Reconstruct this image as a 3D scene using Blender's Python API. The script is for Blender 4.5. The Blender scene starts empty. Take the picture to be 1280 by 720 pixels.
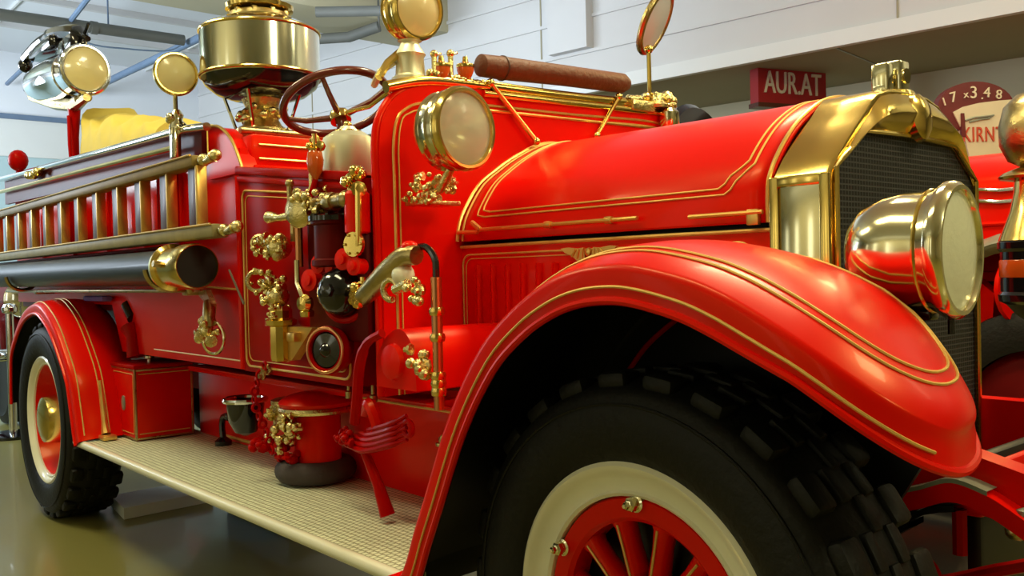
import bpy, bmesh, math, random
from mathutils import Vector, Matrix
random.seed(7)
C = bpy.context.scene.collection
V = Vector
PI = math.pi

# ------------------------------------------------------------------ materials
def mat(name, col, rough=.5, metal=0., coat=0., var=.0, scale=8., bump=0., trans=0., spec=.5, ior=1.45, bscale=None, rvar=0., tint=None):
    m = bpy.data.materials.new(name); m.use_nodes = True
    nt = m.node_tree; b = nt.nodes['Principled BSDF']
    b.inputs['Base Color'].default_value = (*col, 1)
    b.inputs['Roughness'].default_value = rough
    b.inputs['Metallic'].default_value = metal
    b.inputs['Coat Weight'].default_value = coat
    b.inputs['Coat Roughness'].default_value = .06
    b.inputs['Transmission Weight'].default_value = trans
    b.inputs['IOR'].default_value = ior
    b.inputs['Specular IOR Level'].default_value = spec
    if tint: b.inputs['Specular Tint'].default_value = (*tint, 1)
    tc = nt.nodes.new('ShaderNodeTexCoord')
    n = nt.nodes.new('ShaderNodeTexNoise'); n.inputs['Scale'].default_value = scale; n.inputs['Detail'].default_value = 4
    nt.links.new(tc.outputs['Object'], n.inputs['Vector'])
    if var > 0:
        mx = nt.nodes.new('ShaderNodeMix'); mx.data_type = 'RGBA'
        mx.inputs[6].default_value = (*[c*(1-var) for c in col], 1)
        mx.inputs[7].default_value = (*[min(1, c*(1+var)) for c in col], 1)
        nt.links.new(n.outputs['Fac'], mx.inputs[0]); nt.links.new(mx.outputs[2], b.inputs['Base Color'])
    if rvar > 0:
        mr = nt.nodes.new('ShaderNodeMapRange')
        mr.inputs[3].default_value = max(.02, rough-rvar); mr.inputs[4].default_value = rough+rvar
        nt.links.new(n.outputs['Fac'], mr.inputs[0]); nt.links.new(mr.outputs[0], b.inputs['Roughness'])
    if bump > 0:
        n2 = nt.nodes.new('ShaderNodeTexNoise'); n2.inputs['Scale'].default_value = bscale or scale*4; n2.inputs['Detail'].default_value = 5
        nt.links.new(tc.outputs['Object'], n2.inputs['Vector'])
        bp = nt.nodes.new('ShaderNodeBump'); bp.inputs['Strength'].default_value = bump; bp.inputs['Distance'].default_value = .01
        nt.links.new(n2.outputs['Fac'], bp.inputs['Height']); nt.links.new(bp.outputs['Normal'], b.inputs['Normal'])
    return m

M = {}
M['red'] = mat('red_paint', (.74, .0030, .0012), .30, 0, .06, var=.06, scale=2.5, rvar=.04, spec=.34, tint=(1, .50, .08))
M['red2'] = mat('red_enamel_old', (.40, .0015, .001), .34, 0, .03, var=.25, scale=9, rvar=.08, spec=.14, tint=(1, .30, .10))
M['brass'] = mat('polished_brass', (.80, .58, .17), .17, 1, var=.12, scale=6, rvar=.06)
M['gold'] = mat('gold_leaf', (.78, .50, .14), .33, .85, var=.18, scale=30)
M['gold2'] = mat('gold_pinstripe', (.72, .47, .12), .45, .35, var=.2, scale=40)
M['pale'] = mat('pale_nickel_brass', (.80, .74, .50), .13, 1, var=.08, scale=5, rvar=.05)
M['chrome'] = mat('chrome', (.78, .79, .80), .08, 1, var=.05, scale=5)
M['satin'] = mat('satin_nickel', (.80, .78, .58), .42, .75, var=.08, scale=8)
M['drum'] = mat('polished_nickel', (.84, .83, .68), .12, 1, var=.05, scale=5, rvar=.04)
M['mirrorback'] = mat('painted_mirror_reflection', (.50, .58, .72), .30, 0, .2, var=.1, scale=8)  # mirror reflection put into a flat colour
M['copper'] = mat('copper_pipe', (.62, .28, .12), .28, 1, var=.15, scale=20)
M['bronze'] = mat('old_bronze', (.46, .36, .16), .30, 1, var=.35, scale=25, bump=.15, rvar=.1)
M['cast'] = mat('cast_brass', (.78, .62, .28), .24, 1, var=.35, scale=40, bump=.35, bscale=90, rvar=.1)
M['black'] = mat('black_iron', (.008, .008, .008), .45, 0, var=.3, scale=20)
M['gloss'] = mat('black_gloss', (.006, .006, .007), .12, 0, .5, var=.2, scale=10)
M['rubber'] = mat('tyre_rubber', (.007, .007, .006), .55, 0, spec=.3, var=.35, scale=12, bump=.25, bscale=60)
M['rubber2'] = mat('hose_rubber', (.010, .014, .024), .42, 0, .05, var=.3, scale=14)
M['rubber3'] = mat('hard_suction_rubber', (.055, .042, .042), .75, 0, var=.3, scale=14, bump=.3)
M['cream'] = mat('cream_paint', (.88, .87, .70), .35, 0, .4, var=.06, scale=12)
M['leather'] = mat('brown_leather', (.12, .030, .009), .55, 0, var=.25, scale=18, bump=.4, bscale=50)
M['wood'] = mat('dark_varnished_wood', (.075, .020, .009), .4, 0, .05, var=.4, scale=20)
M['olive'] = mat('varnished_rail_wood', (.24, .17, .05), .45, 0, .0, spec=.2, var=.3, scale=16)
M['olive2'] = mat('worn_rail_wood', (.28, .24, .11), .48, 0, .0, spec=.2, var=.3, scale=16)
M['yellow'] = mat('yellow_canvas', (.78, .62, .12), .8, 0, var=.12, scale=6, bump=.5, bscale=14)
M['mahog'] = mat('red_brown_wheel_rim', (.13, .022, .014), .25, 0, .6, var=.2, scale=10)
M['glass2'] = mat('clear_lamp_glass', (.90, .92, .78), .12, 0, trans=.68, ior=1.3, var=.03, scale=20)
M['glass'] = mat('lamp_glass', (.92, .95, .78), .16, 0, trans=.35, ior=1.30, var=.03, scale=20, bump=.12, bscale=70)
M['amber'] = mat('amber_glass', (.60, .10, .012), .12, 0, .5, var=.2, scale=12)
M['lens'] = mat('frosted_lamp_glass', (.62, .55, .28), .25, 0, .6, var=.1, scale=6)
M['refl'] = mat('silvered_reflector', (.80, .78, .58), .22, 1, var=.1, scale=9)
M['white'] = mat('white_paint', (.75, .75, .70), .5, 0, var=.04, scale=3)
M['signred'] = mat('sign_red', (.30, .012, .014), .45, 0, .2, var=.12, scale=4)
M['maroon'] = mat('sign_maroon', (.11, .008, .010), .45, 0, .2, var=.15, scale=4)
M['signwhite'] = mat('sign_cream', (.62, .57, .40), .55, 0, var=.08, scale=5)
M['orange'] = mat('red_orange_letter', (.50, .07, .03), .5, var=.1)
M['wallw'] = mat('painted_board_wall', (.56, .56, .55), .7, 0, var=.07, scale=1.5, bump=.1)
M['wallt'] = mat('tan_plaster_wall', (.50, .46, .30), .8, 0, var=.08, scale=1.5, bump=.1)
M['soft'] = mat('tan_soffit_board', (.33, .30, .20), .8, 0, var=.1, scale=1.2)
M['ceil'] = mat('pale_ceiling_board', (.70, .73, .76), .7, 0, var=.08, scale=.9)
M['blueg'] = mat('blue_grey_wall', (.40, .55, .58), .7, 0, var=.08, scale=1.2)
M['band'] = mat('white_band_wall', (.66, .68, .66), .6, 0, var=.05, scale=1.2)
M['beam'] = mat('tan_beam', (.40, .37, .24), .7, 0, var=.1, scale=1.2)
M['pipe'] = mat('grey_pipe', (.11, .115, .10), .6, .0, var=.2, scale=6)
M['cable'] = mat('blue_grey_conduit', (.12, .18, .27), .5, .0, var=.2, scale=6)
M['darkv'] = mat('dark_red_enamel', (.10, .002, .002), .4, 0, .0, spec=.15, var=.3, scale=6)
M['greyg'] = mat('grey_green_paint', (.22, .24, .19), .35, 0, .4, var=.3, scale=14)
M['bluet'] = mat('blue_floor_reflection', (.09, .26, .85), .5, 0, var=.2, scale=6)  # colour of the daylight reflected on the floor
M['chock'] = mat('grey_painted_board', (.72, .75, .70), .6, 0, var=.1, scale=6)
M['tile'] = mat('warm_floor', (.23, .21, .06), .30, 0, .15, var=.10, scale=1.4, rvar=.06)
M['purple'] = mat('violet_cloth', (.14, .10, .42), .6, 0, var=.3, scale=20, bump=.5)

def grid_mat(name, c1, c2, scale, rough, metal, bump, coords='Object'):
    m = mat(name, c1, rough, metal); nt = m.node_tree; b = nt.nodes['Principled BSDF']
    tc = nt.nodes.new('ShaderNodeTexCoord'); mp = nt.nodes.new('ShaderNodeMapping')
    nt.links.new(tc.outputs[coords], mp.inputs['Vector'])
    br = nt.nodes.new('ShaderNodeTexBrick')
    br.offset = 0 if name == 'radiator_core' else .5
    br.inputs['Scale'].default_value = scale; br.inputs['Color1'].default_value = (*c1, 1)
    br.inputs['Color2'].default_value = (*[c*.85 for c in c1], 1); br.inputs['Mortar'].default_value = (*c2, 1)
    br.inputs['Mortar Size'].default_value = .07; br.inputs['Brick Width'].default_value = .5; br.inputs['Row Height'].default_value = .5
    nt.links.new(mp.outputs[0], br.inputs['Vector'])
    nt.links.new(br.outputs['Color'], b.inputs['Base Color'])
    bp = nt.nodes.new('ShaderNodeBump'); bp.inputs['Strength'].default_value = bump; bp.inputs['Distance'].default_value = .004; bp.invert = True
    nt.links.new(br.outputs['Fac'], bp.inputs['Height']); nt.links.new(bp.outputs['Normal'], b.inputs['Normal'])
    return m, mp
M['mat'], _ = grid_mat('ribbed_linoleum', (.84, .88, .66), (.34, .35, .22), 26, .6, 0, .8)
M['core'], _mp = grid_mat('radiator_core', (.003, .003, .004), (.040, .042, .050), 42, .5, 0, .5)
_mp.inputs['Rotation'].default_value = (0, PI/2, 0)     # texture plane onto the YZ face

# ------------------------------------------------------------------ mesh builder
def frame(axis):
    a = V(axis).normalized()
    t = V((0, 0, 1)) if abs(a.z) < .9 else V((1, 0, 0))
    u = t.cross(a).normalized(); w = a.cross(u)
    return u, w, a
def catmull(pts, n=6, closed=False):
    P = [V(p) for p in pts]; out = []; N = len(P)
    for i in range(N if closed else N-1):
        if closed: p0, p1, p2, p3 = P[(i-1) % N], P[i], P[(i+1) % N], P[(i+2) % N]
        else: p0, p1, p2, p3 = P[max(i-1, 0)], P[i], P[i+1], P[min(i+2, N-1)]
        for k in range(n):
            t = k/n
            out.append(.5*((2*p1)+(p2-p0)*t+(2*p0-5*p1+4*p2-p3)*t*t+(3*p1-p0-3*p2+p3)*t**3))
    if not closed: out.append(P[-1])
    return out
class MB:
    def __init__(s): s.v = []; s.f = []; s.mi = []; s.m = 0
    def add(s, vs, fs):
        b = len(s.v); s.v += [V(p) for p in vs]
        for f in fs: s.f.append([b+i for i in f]); s.mi.append(s.m)
        return s
    def grid(s, rows, cu=False, cv=False):
        nr, nc = len(rows), len(rows[0]); fs = []
        for i in range(nr if cu else nr-1):
            for j in range(nc if cv else nc-1):
                i2, j2 = (i+1) % nr, (j+1) % nc
                fs.append((i*nc+j, i*nc+j2, i2*nc+j2, i2*nc+j))
        return s.add([p for r in rows for p in r], fs)
    def tube(s, pts, r, n=8, closed=False, flat=None):
        P = [V(p) for p in pts]; N = len(P); rows = []; u = None
        for i in range(N):
            if closed: t = P[(i+1) % N]-P[i-1]
            else: t = P[min(i+1, N-1)]-P[max(i-1, 0)]
            if t.length < 1e-9: t = V((1, 0, 0))
            t.normalize()
            if u is None: u = frame(t)[0]
            u = (u-t*u.dot(t))
            if u.length < 1e-6: u = frame(t)[0]
            u.normalize(); w = t.cross(u)
            rr = r[i] if isinstance(r, (list, tuple)) else r
            rows.append([P[i]+(u*math.cos(2*PI*k/n)+w*math.sin(2*PI*k/n))*rr for k in range(n)])
        s.grid(rows, closed, True)
        if not closed:
            b = len(s.v)-N*n
            s.f.append([b+k for k in range(n)]); s.mi.append(s.m)
            s.f.append([b+(N-1)*n+k for k in range(n)]); s.mi.append(s.m)
        return s
    def lathe(s, prof, o=(0, 0, 0), axis=(0, 0, 1), n=24, cap=True, sq=(1, 1)):
        u, w, a = frame(axis); o = V(o); rows = []
        for r, h in prof:
            r = max(r, 1e-4)
            rows.append([o+a*h+u*(r*sq[0]*math.cos(2*PI*k/n))+w*(r*sq[1]*math.sin(2*PI*k/n)) for k in range(n)])
        b = len(s.v); s.grid(rows, False, True)
        if cap:
            s.f.append([b+k for k in range(n)]); s.mi.append(s.m)
            s.f.append([b+(len(rows)-1)*n+k for k in range(n)]); s.mi.append(s.m)
        return s
    def ball(s, c, r, n=14, sq=1., axis=(0, 0, 1)):
        return s.lathe([(r*math.sin(PI*i/8), -r*sq*math.cos(PI*i/8)) for i in range(9)], c, axis, n, cap=False)
    def box(s, c, size, bev=0., rot=None):
        bm = bmesh.new(); bmesh.ops.create_cube(bm, size=1)
        for v in bm.verts: v.co = V((v.co.x*size[0], v.co.y*size[1], v.co.z*size[2]))
        if bev > 0: bmesh.ops.bevel(bm, geom=bm.edges[:], offset=bev, segments=2, affect='EDGES', profile=.5)
        R = rot if rot is not None else Matrix.Identity(3); bm.verts.index_update()
        s.add([R @ v.co+V(c) for v in bm.verts], [[v.index for v in f.verts] for f in bm.faces]); bm.free(); return s
    def prism(s, poly, vec):
        n = len(poly); P = [V(p) for p in poly]; Q = [p+V(vec) for p in P]
        return s.add(P+Q, [list(range(n)), list(range(n, 2*n))]+[(i, (i+1) % n, n+(i+1) % n, n+i) for i in range(n)])
    def torus(s, c, axis, R, r, n=36, m=8, a0=0, a1=2*PI):
        u, w, a = frame(axis); full = abs(a1-a0-2*PI) < 1e-6
        pts = [V(c)+(u*math.cos(a0+(a1-a0)*k/n)+w*math.sin(a0+(a1-a0)*k/n))*R for k in range(n if full else n+1)]
        return s.tube(pts, r, m, full)
    def xform(s, M4, start=0):
        for i in range(start, len(s.v)): s.v[i] = M4 @ s.v[i]
        return s

WL = {}   # world location of every object (no parent is rotated while building)
def build(name, mb, m, parent=None, label=None, angle=38, solid=0, off=-1, matoff=0, loc=None):
    me = bpy.data.meshes.new(name)
    lo = V([min(v[i] for v in mb.v) for i in range(3)]); hi = V([max(v[i] for v in mb.v) for i in range(3)])
    c = V(loc) if loc is not None else (V(((lo.x+hi.x)/2, (lo.y+hi.y)/2, lo.z)) if parent is None else (lo+hi)/2)
    me.from_pydata([v-c for v in mb.v], [], mb.f)
    ms = m if isinstance(m, (list, tuple)) else [m]
    for x in ms: me.materials.append(M[x])
    for p, i in zip(me.polygons, mb.mi): p.material_index = min(i, len(ms)-1)
    bm = bmesh.new(); bm.from_mesh(me); bmesh.ops.remove_doubles(bm, verts=bm.verts[:], dist=2e-6)
    bmesh.ops.recalc_face_normals(bm, faces=bm.faces[:]); bm.to_mesh(me); bm.free()
    me.polygons.foreach_set('use_smooth', [True]*len(me.polygons))
    me.set_sharp_from_angle(angle=math.radians(angle))
    o = bpy.data.objects.new(name, me); C.objects.link(o)
    o.location = c-(WL[parent] if parent else V((0, 0, 0)))
    if parent: o.parent = parent
    WL[o] = c
    if label: o['label'] = label
    if solid:
        md = o.modifiers.new('thickness', 'SOLIDIFY'); md.thickness = solid; md.offset = off
        md.material_offset = matoff; md.use_even_offset = True
    return o
def thing(name, label, cat, loc, group=None):
    o = bpy.data.objects.new(name, None); C.objects.link(o); o.location = loc; o.empty_display_size = .1
    WL[o] = V(loc); o['label'] = label; o['category'] = cat
    if group: o['group'] = group
    return o
def tag(o, label, cat, group=None, kind=None):
    o['label'] = label; o['category'] = cat
    if group: o['group'] = group
    if kind: o['kind'] = kind
    return o
def struct(name, mb, m, label, cat='room', **k):
    o = build(name, mb, m, **k); o['kind'] = 'structure'; o['label'] = label; o['category'] = cat; return o
def dup(o, parent=None):
    c = o.copy(); C.objects.link(c); c.parent = parent
    for ch in o.children: dup(ch, c)
    return c
def lerp(a, b, t): return a+(b-a)*t
def interp(xs, ys, x):
    if x <= xs[0]: return ys[0]
    for i in range(len(xs)-1):
        if x <= xs[i+1]: return lerp(ys[i], ys[i+1], (x-xs[i])/(xs[i+1]-xs[i]))
    return ys[-1]
# ------------------------------------------------------------------ THE FIRE ENGINE
FE = thing('fire_engine', 'big antique red fire engine with gold pinstripes, brass radiator and open pump panel', 'fire engine', (-1.9, 0, 0))
def part(name, mb, m, label=None, **k): return build(name, mb, m, FE, label, **k)
def sub(name, mb, m, par, label=None, **k): return build(name, mb, m, par, label, **k)

# ---- front fender
FXS = [-.66, -.63, -.60, -.575, -.545, -.501, -.407, -.301, -.203, -.114, -.032, .05, .12, .209, .268, .323, .415, .501, .56, .615]
FZS = [.447, .450, .468, .51, .575, .66, .842, .984, 1.063, 1.11, 1.135, 1.143, 1.138, 1.119, 1.099, 1.074, 1.025, .968, .928, .893]
_fp = catmull([(x, 0, z) for x, z in zip(FXS, FZS)], 4)
def f_at(x):
    for i in range(len(_fp)-1):
        if x <= _fp[i+1].x or i == len(_fp)-2:
            a, b = _fp[i], _fp[i+1]; t = (x-a.x)/(b.x-a.x)
            d = (b-a).normalized(); return lerp(a.z, b.z, t), V((-d.z, 0, d.x))
FYC = -.715
def f_hw(x):
    if x <= .36: return .215
    q = min(1, (x-.36)/.246); return .215*max(0, 1-q**2.5)**(1/2.5)
def f_skew(p):
    return p if p.x <= .37 else V((p.x-.25*(p.y+.93)*((p.x-.37)/.245), p.y, p.z))
def f_crown(x, v):       # point on the crown of the fender, v -1 outside .. 1 inside
    z, n = f_at(x); k = .046*min(1, max(.15, (x+.66)/.35))*(f_hw(x)/.215)**.8
    return V((x, FYC+v*f_hw(x), z))+n*(k*(1-abs(v)**2.6))
stations = [p.x for p in _fp if p.x < .36]
stations = stations+[.37+.236*math.sin(PI/2*i/26) for i in range(27)]
vs = [-1, -.985, -.95, -.88, -.78, -.62, -.42, -.2, 0, .2, .42, .62, .78, .88, .95, .985, 1]
def f_rows(d=0., w=0.):
    rows = []
    for x in stations:
        z, n = f_at(x); r = []
        base = lambda v, k: V((x, FYC+v*max(f_hw(x)-w, .0), z))+n*(k-d)
        q_ = max(0, min(1, (x-.28)/.12)); dn = n.lerp(V((0, 0, 1)), q_).normalized()
        low_ = lambda v, k: base(v, 0)+dn*k*(1-.05*q_)
        r.append(low_(-1, -.058+d)); r.append(low_(-1, -.03)); r.append(base(-1, -.008))
        for v in vs[1:-1]: r.append(V((x, FYC+v*max(f_hw(x)-w, 0.), 0))+(f_crown(x, v)-V((x, FYC+v*f_hw(x), 0)))-n*d)
        r += [base(1, -.008), low_(1, -.03), low_(1, -.058+d)]
        rows.append([f_skew(p) for p in r])
    return rows
rw = f_rows(); fend = MB().grid(rw)
fender = part('front_fender', fend, 'red', angle=50)
ln = MB().grid(f_rows(.010, .012)); sub('fender_liner', ln, 'black', fender, 'black underside of the front fender')
lip = [r[0] for r in rw]+[r[-1] for r in reversed(rw)]
sub('rolled_edge', MB().tube(lip, .0075, 8), 'red', fender)
stripe = [f_skew(V((x, FYC-f_hw(x)-.0015, 0))+V((0, 0, f_at(x)[0]))-f_at(x)[1].lerp(V((0, 0, 1)), max(0, min(1, (x-.28)/.12))).normalized()*.034) for x in stations if x < .585]
sub('pinstripe', MB().tube(stripe, .0028, 6), 'gold2', fender, 'gold line along the fender side')
def f_inset(d, r, nm):
    pts = []
    xs = [x for x in stations if -.35 < x < .37]
    loop = [(x, -1) for x in xs]
    def pt(x, y):
        hw = max(f_hw(x), .02); return f_skew(f_crown(x, max(-1, min(1, (y-FYC)/hw)))+f_at(x)[1]*.001)
    out = [pt(x, FYC-.215+d) for x in xs]
    xe = .612-d*1.0
    for i in range(1, 24):
        a = -PI/2+PI*i/24
        cx = math.copysign(abs(math.cos(a))**(2/2.5), math.cos(a)); cy = math.copysign(abs(math.sin(a))**(2/2.5), math.sin(a))
        out.append(pt(.37+(xe-.37)*cx, FYC+(.215-d)*cy))
    out += [pt(x, FYC+.215-d) for x in reversed(xs)]
    sub(nm, MB().tube(out, r, 6), 'gold2', fender, 'gold pinstripe looping around the fender crown')
f_inset(.058, .0026, 'pinstripe'); f_inset(.078, .0026, 'pinstripe')
# black inner wing between fender and frame
arch = [(x, f_at(x)[0]-.03) for x in stations if -.57 < x < .38]
wp = [(-.60, -.5, .42)]+[(x, -.5, z) for x, z in arch]+[(.39, -.5, .80), (.33, -.5, .70), (.22, -.5, .56), (-.1, -.5, .50)]
part('inner_wing', MB().prism(wp, (0, .012, 0)), 'black', 'black sheet behind the front wheel')
part('front_dark_filler', MB().box((.40, 0, .60), (.03, .68, .36), .01).box((.1, 0, .48), (.62, .70, .03), .008), 'black', 'black filler added for the dark behind the dumb irons')  # black boxes added to darken the view under the engine front
part('splash_apron', MB().prism([(-.62, -.5, .42), (-.60, -.86, .42), (-.585, -.86, .46), (-.585, -.5, .46)], (0, 0, .05)), 'black')

# ---- wheels
def ring_pts(R, y, n=48): return [(R*math.cos(2*PI*k/n), y, R*math.sin(2*PI*k/n)) for k in range(n)]
def make_wheel(nm, cx, cy, cz, Rt, rear=False):
    o = V((cx, cy, cz)); A = (0, -1, 0)          # outward
    fel = MB(); fel.lathe([(.10, -.15), (.20, -.14), (.235, -.08), (.262, -.004), (.272, -.004), (.272, -.06)] if rear else
                          [(.196, -.055), (.196, -.008), (.204, .0), (.238, .0), (.243, -.008), (.243, -.055)], o, A, 56, cap=False)
    w = part(nm, fel, 'red', 'red felloe ring of the wheel')
    # tyre
    t = MB(); W2 = .205
    prof = [(.300, .005), (.312, .022), (.335, .034), (.37, .042), (.405, .040), (.432, .030), (.444, .022), (.450, .010), (Rt-.012, -.010), (Rt-.004, -.03),
            (Rt, -.07), (Rt+.002, -.10), (Rt, -.13), (Rt-.004, -.17), (Rt-.02, -.195), (.43, -.215), (.37, -.235), (.31, -.2), (.29, -.16), (.29, -.03)]
    t.lathe(prof, o, A, 96, cap=False)
    nl = 26
    for k in range(nl):                       # tread lugs biting over the shoulder
        a = 2*PI*k/nl; R = Matrix.Rotation(-a, 3, 'Y')
        for yy, aa in ((-.012, 0), (-.19, PI/nl)):
            Rr = Matrix.Rotation(-(a+aa), 3, 'Y')
            t.box(o+Rr @ V((Rt-.010, 0, 0))+V((0, -yy, 0)), (.034, .058, .070), .012, Rr)
        for yy in (-.065, -.10, -.135):
            Rr = Matrix.Rotation(-(a+(PI/nl if yy == -.10 else 0)), 3, 'Y')
            t.box(o+Rr @ V((Rt-.001, 0, 0))+V((0, -yy, 0)), (.018, .026, .062), .004, Rr)
    for R in (.418,): t.torus(o+V(A)*(.0385 if R < .4 else .0365), (0, 1, 0), R, .0035, 72, 6)
    sub('tire', t, 'rubber', w, 'black block tread tyre')
    q0 = .268 if rear else .244
    wr = MB(); wr.lathe([(q0, -.02), (q0, .004), (q0+.006, .009), (q0+.010, .003)]+([] if rear else [(.258, .003)])+[ (.279 if rear else .268, .006), (.286, .013), (.292, .022), (.303, .026), (.311, .020), (.311, .0), (.30, -.03)], o, A, 72, cap=False)
    sub('rim', wr, 'cream', w, 'cream painted rim')
    nsp = 12
    for k in range(nsp):
        a = math.radians(20+30*k); d = V((math.cos(a), 0, math.sin(a))); tt = V((-math.sin(a), 0, math.cos(a)))
        s = MB(); rows = []
        for r, hw_, hd in ((.05, .017, .026), (.085, .019, .027), (.15, .0175, .024), (.185, .021, .024), (.20, .033, .024)):
            rows.append([o+d*r+tt*(hw_*math.cos(q))+V((0, 1, 0))*(.032+hd*math.sin(q)) for q in [2*PI*i/12 for i in range(12)]])
        s.grid(rows, False, True); s.m = 1
        s.tube([o+d*.075+V((0, .0045, 0)), o+d*.19+V((0, .0075, 0))], .0026, 6)
        if not rear: sub('spoke', s, ['red', 'gold2'], w, 'red spoke with a gold line')
    hb = MB()
    if rear:
        hb.lathe([(.24, -.12), (.16, -.12), (.13, -.115), (.122, -.10), (.116, .0), (.108, .025), (.08, .036), (.03, .042), (0, .042)], o, A, 40)
        hb.torus(o+V(A)*-.09, (0, 1, 0), .114, .008); hb.torus(o+V(A)*-.05, (0, 1, 0), .106, .006)
        sub('hub_cap', hb, 'brass', w, 'brass hub cap')
    else:
        hb.lathe([(.098, -.06), (.098, .008), (.090, .016), (.062, .018), (.056, .06), (.050, .07), (0, .072)], o, A, 32)
        sub('hub_cap', hb, 'brass', w, 'brass hub cap')
    if not rear:
        for k in range(6):
            a = math.radians(92+60*k); c = o+V((.232*math.cos(a), 0, .232*math.sin(a)))
            b = MB(); b.lathe([(.017, -.005), (.017, .004), (.0125, .006), (.0125, .011)], c, A, 16); b.lathe([(.0135, .010), (.0135, .021), (.010, .025), (.007, .026), (.007, .033), (.004, .036), (0, .036)], c, A, 6)
            sub('rim_bolt', b, 'pale', w, 'shiny rim nut', angle=25)
    return w
fw = make_wheel('front_wheel', 0, -.80, .475, .468)
rwh = make_wheel('rear_wheel', -3.74, -.872, .475, .468, True)
part('brake_drum', MB().lathe([(.21, -.07), (.215, -.09), (.215, -.16), (.10, -.18), (0, -.18)], (0, -.80, .475), (0, -1, 0), 40), 'black', 'black brake drum behind the spokes')
ax = MB().tube([(0, -.76, .475), (0, .76, .475)], .035, 10).box((0, 0, .43), (.09, 1.1, .08), .015); part('front_axle', ax, 'black')
part('rear_axle', MB().tube([(-3.74, -.8, .475), (-3.74, .8, .475)], .06, 12).ball((-3.74, 0, .475), .19), 'black')

# ---- rear fender
RX = [-4.365, -4.36, -4.324, -4.203, -4.056, -3.906, -3.736, -3.569, -3.454, -3.357, -3.232, -3.174, -3.137, -3.12]
RZ = [.50, .60, .773, .884, .975, 1.022, 1.036, .985, .921, .844, .722, .586, .481, .445]
rp = catmull([(x, 0, z) for x, z in zip(RX, RZ)], 4)
rows, rows2, edge, s1, s2 = [], [], [], [], []
for i, p in enumerate(rp):
    d = (rp[min(i+1, len(rp)-1)]-rp[max(i-1, 0)]).normalized(); n = V((-d.z, 0, d.x))
    f = lambda v, k: V((p.x, -.775+v*.135, p.z))+n*k
    r = [f(-1, -.045), f(-1, -.02), f(-1, -.006)]+[f(v, .022*(1-abs(v)**3)) for v in (-.97, -.9, -.75, -.5, -.2, .1, .4, .7, 1, 1.15)]
    rows.append(r); rows2.append([q-n*.012+V((0, .004 if j < 3 else 0, 0)) for j, q in enumerate(r)]); edge.append(r[0])
    if i > 8:
        s1.append(f(-.80, .022*(1-.8**3)+.001)); s2.append(f(-.2, .022+.001))
rf = part('rear_fender', MB().grid(rows), 'red', angle=50)
sub('fender_liner', MB().grid(rows2), 'black', rf, 'black underside of the rear fender')
sub('rolled_edge', MB().tube(edge, .008, 8), 'red', rf)
for s in (s1, [q+V((0, .02, 0)) for q in s1], s2, [q+V((0, .022, 0)) for q in s2]):
    sub('pinstripe', MB().tube(s[:-3], .003, 6), 'gold2', rf, 'gold line over the rear fender')
fb = MB().tube([(-3.165, -.80, .70), (-3.12, -.80, .52), (-3.10, -.80, .47)], [.010, .012, .02], 8).box((-3.09, -.80, .458), (.10, .06, .02), .005)
sub('fender_foot', fb, 'gold', rf, 'gilded foot bracket')
violet = MB(); violet.box((-3.50, -.700, 1.060), (.30, .05, .026), .010)
tag(build('folded_cloth', violet, 'purple'), 'violet folded cloth tucked under the dark suction hose above the rear fender', 'cloth')

# ---- running board and lower chassis
rb = MB().box((-1.93, -.645, .43), (2.58, .47, .028), .004); rbd = part('running_board', rb, 'mat', 'pale ribbed tread of the running board')
eg = MB().tube([(-3.235, -.885, .430), (-.645, -.885, .430)], .017, 10).box((-1.94, -.88, .424), (2.59, .016, .030), .004)
sub('edge_molding', eg, 'cream', rbd, 'cream metal edge of the running board')
lp = MB().box((-1.80, -.41, .60), (2.36, .035, .33), .006); lp.box((-1.72, -.47, .755), (2.2, .13, .022), .004)
low = part('lower_apron', lp, 'red', 'red panel above the running board')
sub('pinstripe', MB().tube([(-1.38, -.537, .752), (-.62, -.537, .752)], .0036, 6), 'gold2', low)
sub('pinstripe', MB().tube([(-2.7, -.430, .462), (-1.9, -.430, .462)], .007, 6), 'gold2', low)
fr = MB()
for s in (-1, 1):
    top = [(-5.2, .78), (.33, .79), (.42, .80), (.52, .775), (.62, .73), (.70, .66)]; bot = [(.66, .60), (.58, .655), (.50, .685), (.40, .70), (.2, .66), (-5.2, .62)]
    fr.prism([(x, s*.38-.03, z) for x, z in top+bot], (0, .055, 0))
fr.box((.40, 0, .72), (.06, .74, .09), .01); fr.box((-2.9, 0, .70), (.1, .74, .09), .01)
part('chassis_frame', fr, 'red')
for s in (-1, 1):
    sp = MB()
    c = catmull([(-.42, s*.40-.02, .72), (-.2, s*.40-.02, .60), (0, s*.40-.02, .565), (.2, s*.40-.02, .60), (.36, s*.40-.02, .70), (.47, s*.40-.02, .72)], 5)
    for k in range(4):
        cc = c[3*k:len(c)-3*k] if k else c
        sp.grid([[p+V((0, dy, -.014*k+dz)) for dy, dz in ((-.03, 0), (.03, 0), (.03, .012), (-.03, .012))] for p in cc], False, True)
    part('leaf_spring', sp, 'black')
dumb = MB()
def band(mb, pts, w, h): mb.grid([[V(p)+V((0, dy, dz)) for dy, dz in ((-w, -h), (w, -h), (w, h), (-w, h))] for p in pts], False, True)
band(dumb, catmull([(.225, -.43, .685), (.29, -.43, .692), (.35, -.43, .712), (.41, -.43, .735), (.47, -.43, .722), (.53, -.43, .69)], 6), .022, .017)
db = part('dumb_iron', dumb, 'red', 'curved red dumb iron below the front fender')
dm = MB(); band(dm, catmull([(.225, -.43, .706), (.29, -.43, .713), (.35, -.43, .733), (.41, -.43, .756), (.47, -.43, .743)], 6), .0225, .004); dm.lathe([(0, 0), (.012, 0), (.012, .02), (0, .025)], (.52, -.43, .70), (0, 0, 1), 10)
sub('edge_strip', dm, 'greyg', db, 'worn cream top edge')
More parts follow.
